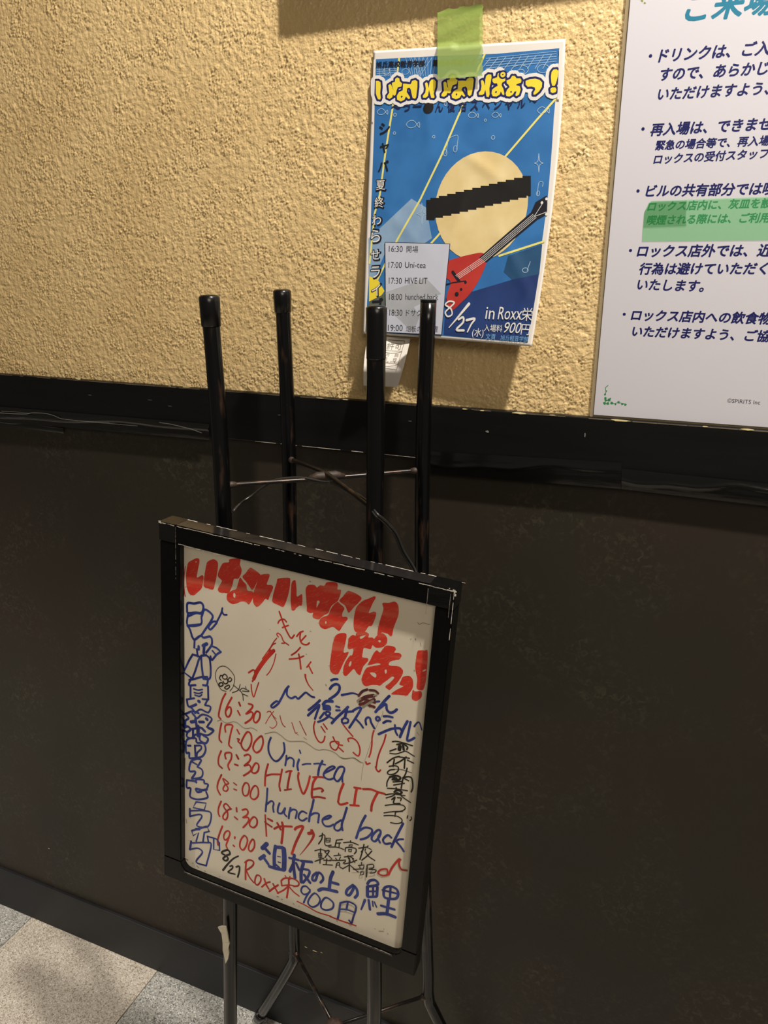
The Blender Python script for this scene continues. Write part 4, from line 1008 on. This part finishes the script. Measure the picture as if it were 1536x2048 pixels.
k = Ink(); strokes(k, """
A 40 125,850 230,855 330,840 375,900 350,1000 250,1000 130,1005 115,950 125,850; 36 130,1010 125,1200 330,1190 345,1060; 36 135,1060 250,1010 340,1020
A 38 350,1060 400,950 520,1040 500,1130 420,1250 340,1370; 38 125,1215 160,1270 220,1430 300,1390; 40 120,1210 330,1190; 32 680,930 660,1010 590,1150; 30 670,970 700,1030 750,1035; 34 590,1150 520,1150 460,1230 490,1270 560,1200 590,1150
D 38 !190,20 235,80 230,210 270,215 285,340; 38 235,75 330,10 380,40 480,20; 38 480,20 510,60 510,150 460,230 420,280; 46 300,180 300,230; 60 370,170 430,140; 50 390,160 380,290; 34 520,180 590,210 655,270; 36 655,270 590,310 510,400 490,340; 30 520,250 570,310
D 38 !205,310 150,400 60,590 200,700; 38 200,690 250,560 300,400 320,350 205,310; 38 340,330 350,500 375,700; 36 420,320 480,400 485,680 380,700; 40 350,330 420,320
D 38 150,720 240,700 350,670 440,670; 38 170,710 145,800 250,800; 38 450,700 430,800 370,800; 38 170,820 170,1010; 38 450,820 455,1030; 28 220,860 290,880 360,870; 28 230,920 300,935 360,915; 28 240,960 310,980 350,955; 34 110,1030 230,1010; 38 110,1030 130,1130 180,1160 240,1230; 34 360,1025 450,1030; 46 170,1150 260,1110; 60 300,1060 310,1065; 34 400,1120 490,1150 450,1240 330,1190 240,1250; 34 440,1040 400,1120
D 38 90,1260 200,1220 300,1250; 38 90,1270 140,1330 90,1370 90,1470; 40 200,1250 260,1340 190,1400; 36 280,1330 370,1270 510,1340 440,1470 540,1530
G 44 60,220 120,180 170,230 110,270 60,220; 60 180,110 250,100; 50 310,110 380,110; 60 425,60 435,70; 70 290,180 290,330; 44 210,220 210,370; 36 120,280 110,340 180,370 250,310; 50 350,210 400,260; 34 430,190 540,240 450,320 330,300; 40 330,300 380,330 450,380 410,450 320,400 330,300; 50 250,60 270,200; 40 160,230 330,200
G 36 60,390 75,420; 38 110,400 250,370 270,440 370,450 410,520 400,600 340,670 200,690 150,680 150,600 100,600 110,400; 40 130,490 170,490; 34 240,490 330,490 340,540 280,600 270,660; 40 240,490 250,660
G 36 270,700 340,720 280,830; 34 180,740 270,790; 38 270,700 180,740 150,890 240,900 240,940 190,1010; 34 280,830 350,870 365,940 330,1000 190,1020
G 38 110,1040 250,1060 260,1080; 38 110,1040 110,1160 170,1170 160,1290 200,1330 300,1350 440,1320 420,1230; 36 250,1070 270,1030 380,1040 390,1090 450,1110 430,1180; 46 430,1190 360,1200 260,1180 280,1230 340,1220
J 34 !260,110 420,130 390,240 210,200 260,110; 42 160,220 160,340; 32 160,340 310,310 350,350 270,490 450,500 500,300 390,250 170,250
J 36 !190,570 430,500 470,580 390,600 370,740; 34 !190,570 210,650 300,600 260,740; 50 260,545 310,545
J 44 180,740 160,870; 34 160,870 280,850 350,890 350,940 260,1070 420,1130; 34 420,1130 500,800 420,760 200,765; 32 !440,660 580,700 630,760 635,885 540,870 540,700; 34 440,660 455,750
E 36 20,890 100,820 140,840 120,870 50,920 20,890; 38 140,850 200,740 250,640 300,580; 34 280,600 270,700 300,750 350,770 410,745 450,780 500,740 570,680 620,710 670,745 710,755
E 38 980,485 1030,465 1080,465; 42 960,620 1000,570 1060,545 1110,570 1110,640 1060,710 950,790; 40>24 1150,720 1250,700 1330,690 1400,710
E 42 800,805 720,880 620,960; 42 790,880 700,960 610,1045; 38 790,900 750,1010 720,1100; 50 850,870 900,820 1000,820; 90 880,910 940,920; 46 860,940 960,950; 34 900,990 960,1000 950,1040 900,1040 900,990; 36 870,1000 800,1090; 36 930,1070 850,1120 770,1150; 32 940,1060 1030,1110
E 34 1060,900 1110,915; 34 1060,965 1120,965; 44 1250,910 1180,980 1060,1090 990,1170; 46 1230,950 1200,1080; 34 1150,1120 1190,1085 1250,1110 1240,1160 1160,1165 1150,1110
E 38 1230,990 1330,980; 38 1330,970 1400,930 1460,930 1400,1040 1330,1150 1270,1240; 34 1380,1110 1440,1170 1490,1240
F 44 790,335 700,430 570,590; 42 620,540 700,480 740,470 750,550 800,600 860,590 910,550; 32 570,425 630,420; 36 420,790 410,720 440,680 480,690 500,760 550,850; 36 600,665 575,695 600,730 640,710 620,670
F 38 700,660 770,660 840,675; 38 695,765 750,735 810,740; 40 620,945 720,900 830,860 950,850 980,880; 34 880,800 890,900 920,960; 44 1080,740 1020,850 960,990; 38 1130,750 1100,900 1075,1040 1130,1040 1190,1005; 32>20 1190,820 1230,770 1270,760 1310,880
H 36 95,120 60,220 60,340 110,450 180,500 250,450 310,350 310,250 300,205; 34 345,410 340,480 325,565; 34 340,480 400,440 460,480 455,580; 38 545,470 520,560 530,640; 28 555,325 570,370; 28 600,555 660,540 730,540; 40 920,495 870,600 850,720; 28 785,540 870,535 965,555
H 34 950,690 1050,640 1120,600 1080,580 1000,620 940,700 960,760 1030,790 1100,770; 36 1270,640 1250,590 1180,600 1120,700 1110,770 1160,820 1220,760 1270,640; 34 1270,640 1240,740 1240,825
H 36 40,935 30,1100 10,1300; 34 15,1200 100,1135 140,1170 130,1230 140,1310; 36 235,1170 210,1240 210,1320 270,1330 320,1250; 34 325,1250 310,1330 345,1380; 38 410,1245 390,1330 380,1410; 34 390,1310 450,1270 510,1300 490,1410; 34 665,1330 600,1300 550,1340 540,1410 600,1450 670,1410
H 40 780,1115 750,1250 720,1350 705,1460; 36 720,1370 790,1330 860,1340 860,1400 850,1480; 34 920,1430 1000,1420 1060,1380 1020,1370 940,1410 920,1470 960,1530 1030,1540 1100,1510; 34 1220,1440 1130,1500 1110,1570 1160,1610 1220,1570 1235,1450; 40 1310,1245 1270,1380 1230,1510 1240,1600
I 42 410,1050 350,1160 300,1290 260,1410; 38 310,1290 400,1240 500,1260 510,1320 430,1400 330,1430; 38 650,1330 640,1280 590,1290 520,1370 510,1430 560,1460 620,1400 650,1330; 36 650,1330 610,1400 640,1480; 38 820,1400 770,1360 710,1400 690,1450 730,1500 810,1490; 42 1010,1175 950,1290 880,1430 825,1550; 34 1010,1425 940,1430 900,1460
L 38 1040,0 1110,80 1150,130 1180,180
K 80 270,380 200,450; 62 240,450 310,530; 68 230,570 160,620; 56 235,620 290,700; 66 410,420 390,560 390,730; 66 410,430 520,440; 90 540,460 550,600 545,780; 62 310,740 400,770 540,800; 18 440,580 490,590; 20 450,670 490,680; 40 400,700 470,760
K 46 630,605 780,640; 60 710,560 695,700 720,920; 58 690,710 640,820; 48 740,690 790,800; 50 820,655 990,670; 62 855,690 820,830 820,990; 46 850,780 950,810 930,900 850,1000; 56 870,880 960,1000
K 46 1070,840 1010,890 1000,960 1050,960 1080,870 1110,840 1160,890 1170,950 1130,1000; 62 1330,830 1290,930 1270,1090; 56 1320,1000 1410,1025; 62 1100,1125 1180,1100 1390,1145
L 50 370,720 280,790 260,860 310,880 370,790 380,730 430,790 440,870 400,920; 48 600,700 640,650 720,640 770,690 740,725 620,740; 58 600,750 600,900; 50 760,750 750,890; 44 610,910 740,905; 34 620,820 740,820; 40 690,740 690,900; 50>30 560,960 500,1110; 46 620,960 640,1110; 28 680,980 690,1060; 28 710,990 745,1070
L 46 880,760 970,740 1070,790 1090,880 1040,940 880,920 860,820 880,760; 36 840,800 1090,860; 40 970,750 960,930; 56 940,950 910,1190; 46 820,1050 1030,1110; 62 770,1180 900,1180 1040,1230
K 34 960,1120 900,1060 840,1070 820,1140 870,1190 950,1160 960,1110; 34 950,1150 900,1230 860,1320; 34 1040,1170 960,1240 930,1330 1000,1390 1090,1350 1120,1260 1040,1170; 36 1220,1240 1150,1310 1140,1400 1220,1440 1320,1410 1330,1320 1220,1240
L 36 170,1000 150,1150 130,1250; 34 170,1000 290,980 400,1030 420,1100 380,1220 350,1320 310,1280; 34 290,990 270,1100; 30 170,1100 280,1110 390,1150
""", ('blue_handwriting', MAT['blue'], 0.00013))
k.build('blue_handwriting', MAT['blue'], map_board, board, 0.00075)
k = Ink(); strokes(k, """
D 12 740,900 660,870 600,770 570,680 575,590 620,520 690,495 760,520 830,590 875,670 870,760 850,830 800,895; 20 715,625 755,660 745,700 700,700 680,660 715,625; 20 800,680 830,710 800,745 770,720 800,680; 20 650,645 635,690 660,725; 20 650,645 690,650; 22 690,740 720,780 765,760 760,710; 24 625,780 645,820 690,800 670,760 625,780; 20 715,840 780,800 795,830 750,865 715,840; 14 855,800 940,870 1000,940 1015,1045; 14 840,920 900,900 940,870 965,790; 14 960,880 1000,850 1040,860 1110,900 1000,895; 12 1050,820 1060,860; 14 1000,940 1085,975
J 38 690,900 770,880 800,940 740,970 690,1020 740,1050 770,1010 720,960 670,930 690,900; 26>40 935,975 850,1020 760,1110 690,1200; 30 800,1140 840,1130 840,1170 780,1220 780,1240 880,1265; 34 900,1150 950,1140 950,1220 925,1310
F 22 840,1065 900,1060 1000,1080 1160,1130; 26 910,1110 1000,1100 1080,1150 1070,1190; 60 960,1140 950,1190; 40 1010,1130 1020,1190; 22 800,1215 900,1180; 18 800,1250 900,1260 1000,1230 1060,1220 1190,1300
F 24 755,1400 850,1330 950,1300; 26 870,1350 850,1460; 22 950,1310 1110,1330; 24 885,1420 980,1370 1060,1310; 20 1080,1360 1180,1410; 26 1040,1340 1030,1490
I 22 790,260 870,250 930,270 930,330 870,380 790,390 760,360 800,320 870,310; 10 870,305 1000,315 1150,365; 24 1075,290 1050,380 1010,450; 22 790,440 755,510 750,580; 34 800,430 900,410 970,440 930,480 840,470; 50 860,450 900,455; 26 1020,440 1090,425 1140,440 1160,500 1165,600 1140,670; 22 1020,450 1100,490; 22 850,510 1000,500; 22 860,560 1030,530; 26 1010,440 980,610
I 20 760,610 900,620 1080,650; 24 900,600 910,650; 34 870,670 920,640 990,670 960,700 890,700; 20 730,715 850,700 1040,730; 20 740,765 850,730 920,680 1000,750 1130,840; 24 830,790 880,750; 26 880,760 860,850 960,855; 22 920,760 980,770 970,810
I 20 725,885 850,870 1000,880 1045,930 1000,970 900,990; 20 705,1005 850,985 1000,980; 22 890,985 880,1060; 20 705,1050 800,1045 920,1060 990,1110 980,1160 900,1175 810,1160; 20 1085,1050 1075,1090; 20 1140,1070 1145,1100 1120,1130
K 24 1160,210 1150,300 1100,380; 20 1110,260 1195,240 1195,370 1230,410 1300,400; 20 !1220,290 1290,290 1280,350 1215,350 1220,290; 16 1220,320 1280,320; 20 1480,310 1390,320; 22 1385,320 1360,430; 20 1370,370 1450,365; 20 1430,370 1425,440; 20 1260,430 1400,435 1500,470
K 20 1040,490 1130,470 1210,490; 22 1130,460 1120,690; 18 !1100,530 1150,530 1150,600 1100,600 1100,530; 16 1100,565 1150,565; 20 1040,660 1180,610; 22 1200,500 1270,490 1200,600; 20 1200,510 1310,620; 20 1180,640 1290,650; 22 1230,620 1220,700; 20 1170,710 1320,720
L 22 220,40 340,35 450,75; 22 330,10 330,40; 20 !310,80 360,75 350,110 300,110 310,80; 22 245,180 260,120 400,130 420,180 390,220; 20 !300,150 350,150 340,185 300,180 300,150
L 22 460,130 600,110; 24 545,70 520,180 480,310; 20 500,190 540,140; 20 610,90 600,120; 18 570,140 560,170; 18 620,130 660,150; 22 670,175 600,250 510,320; 22 570,190 620,260 715,325
L 20 65,250 170,240; 20 140,210 140,240; 18 90,290 110,310; 18 170,270 150,310; 20 0,320 130,325 250,320; 22 110,370 95,440; 20 110,370 150,360 160,430 200,450; 16 110,400 150,400
L 20 230,270 370,250; 22 300,300 290,250 380,300; 18 250,340 210,370; 26 310,290 320,340; 18 400,330 430,320; 20 230,380 330,360 430,320; 24 310,330 310,500; 18 310,400 200,460; 20 320,400 450,510; 18 360,300 400,360
L 20 460,400 550,390; 20 510,350 510,390; 18 480,420 490,450; 18 550,410 540,450; 18 380,460 540,455; 20 !500,500 550,500 540,540 490,550 500,500; 24 600,400 590,580; 20 600,390 690,380 700,430 630,460; 20 630,460 740,470 720,510 650,520
""", ('black_handwriting', MAT['blackink'], 0.00016))
k.build('black_handwriting', MAT['blackink'], map_board, board, 0.00105)
k = Ink(); strokes(k, """
D 8 600,1375 660,1360 720,1400 780,1405 860,1385 930,1410 1000,1470 1060,1495 1150,1485 1240,1530
H 9 0,60 150,30 250,80 330,150 400,180 500,180 620,185 700,230 800,300 870,320 940,310 1050,330 1130,370 1200,430 1270,460 1350,450 1430,445 1530,510
F 9 0,1310 80,1335 180,1325 240,1335 300,1380 370,1405; 6>3 690,580 670,650 560,880 440,1250 380,1420 350,1600 340,1680; 6 1235,915 1250,940 1270,965
C 7 1245,520 1270,550 1330,525 1400,545 1440,550; 7 1185,1275 1190,1300; 8 1130,790 1140,780; 8 1210,775 1215,800; 5 1285,840 1300,900
L 9 780,1455 860,1460; 8 715,1415 730,1425; 7 920,1490 935,1510; 7 860,1415 865,1430
K 12 430,1220 460,1225; 12 505,1265 520,1270; 8 690,1330 710,1350; 8 780,1370 790,1380
A 9 30,320 40,330; 8 50,95 60,105; 7 1435,1270 1445,1275
B 12 635,260 650,270; 7 640,1055 660,1060; 7 575,1420 590,1430
E 7 430,1340 460,1360; 7 540,1400 590,1430; 9 890,545 905,570
J 10 100,380 110,450; 14 80,1010 130,1040; 10 200,1085 215,1090; 12 270,1130 300,1160; 10 390,1210 410,1220; 10 630,1300 640,1305; 9 55,920 60,950; 8 140,720 150,730
G 14 85,690 80,870
""")
k.build('pen_lines', MAT['greyink'], map_board, board, 0.00019, 'stuff')
# smudged scribble over one letter
k = Ink(); strokes(k, """
F 40 300,330 360,260 440,230; 40 480,240 560,250 610,290; 60 310,410 420,350 540,330; 50 320,470 430,440 550,390; 40 370,380 560,440; 46 460,480 550,510; 34 400,430 480,500
""")
k.build('scribble', MAT['maroon'], map_board, board, 0.00022)
k = Ink(); strokes(k, """
F 26 280,410 330,380; 34 370,510 430,470 530,410; 20 300,400 290,430; 24 540,330 590,320
""")
k.build('scribble_smear', MAT['smear'], map_board, board, 0.00026)
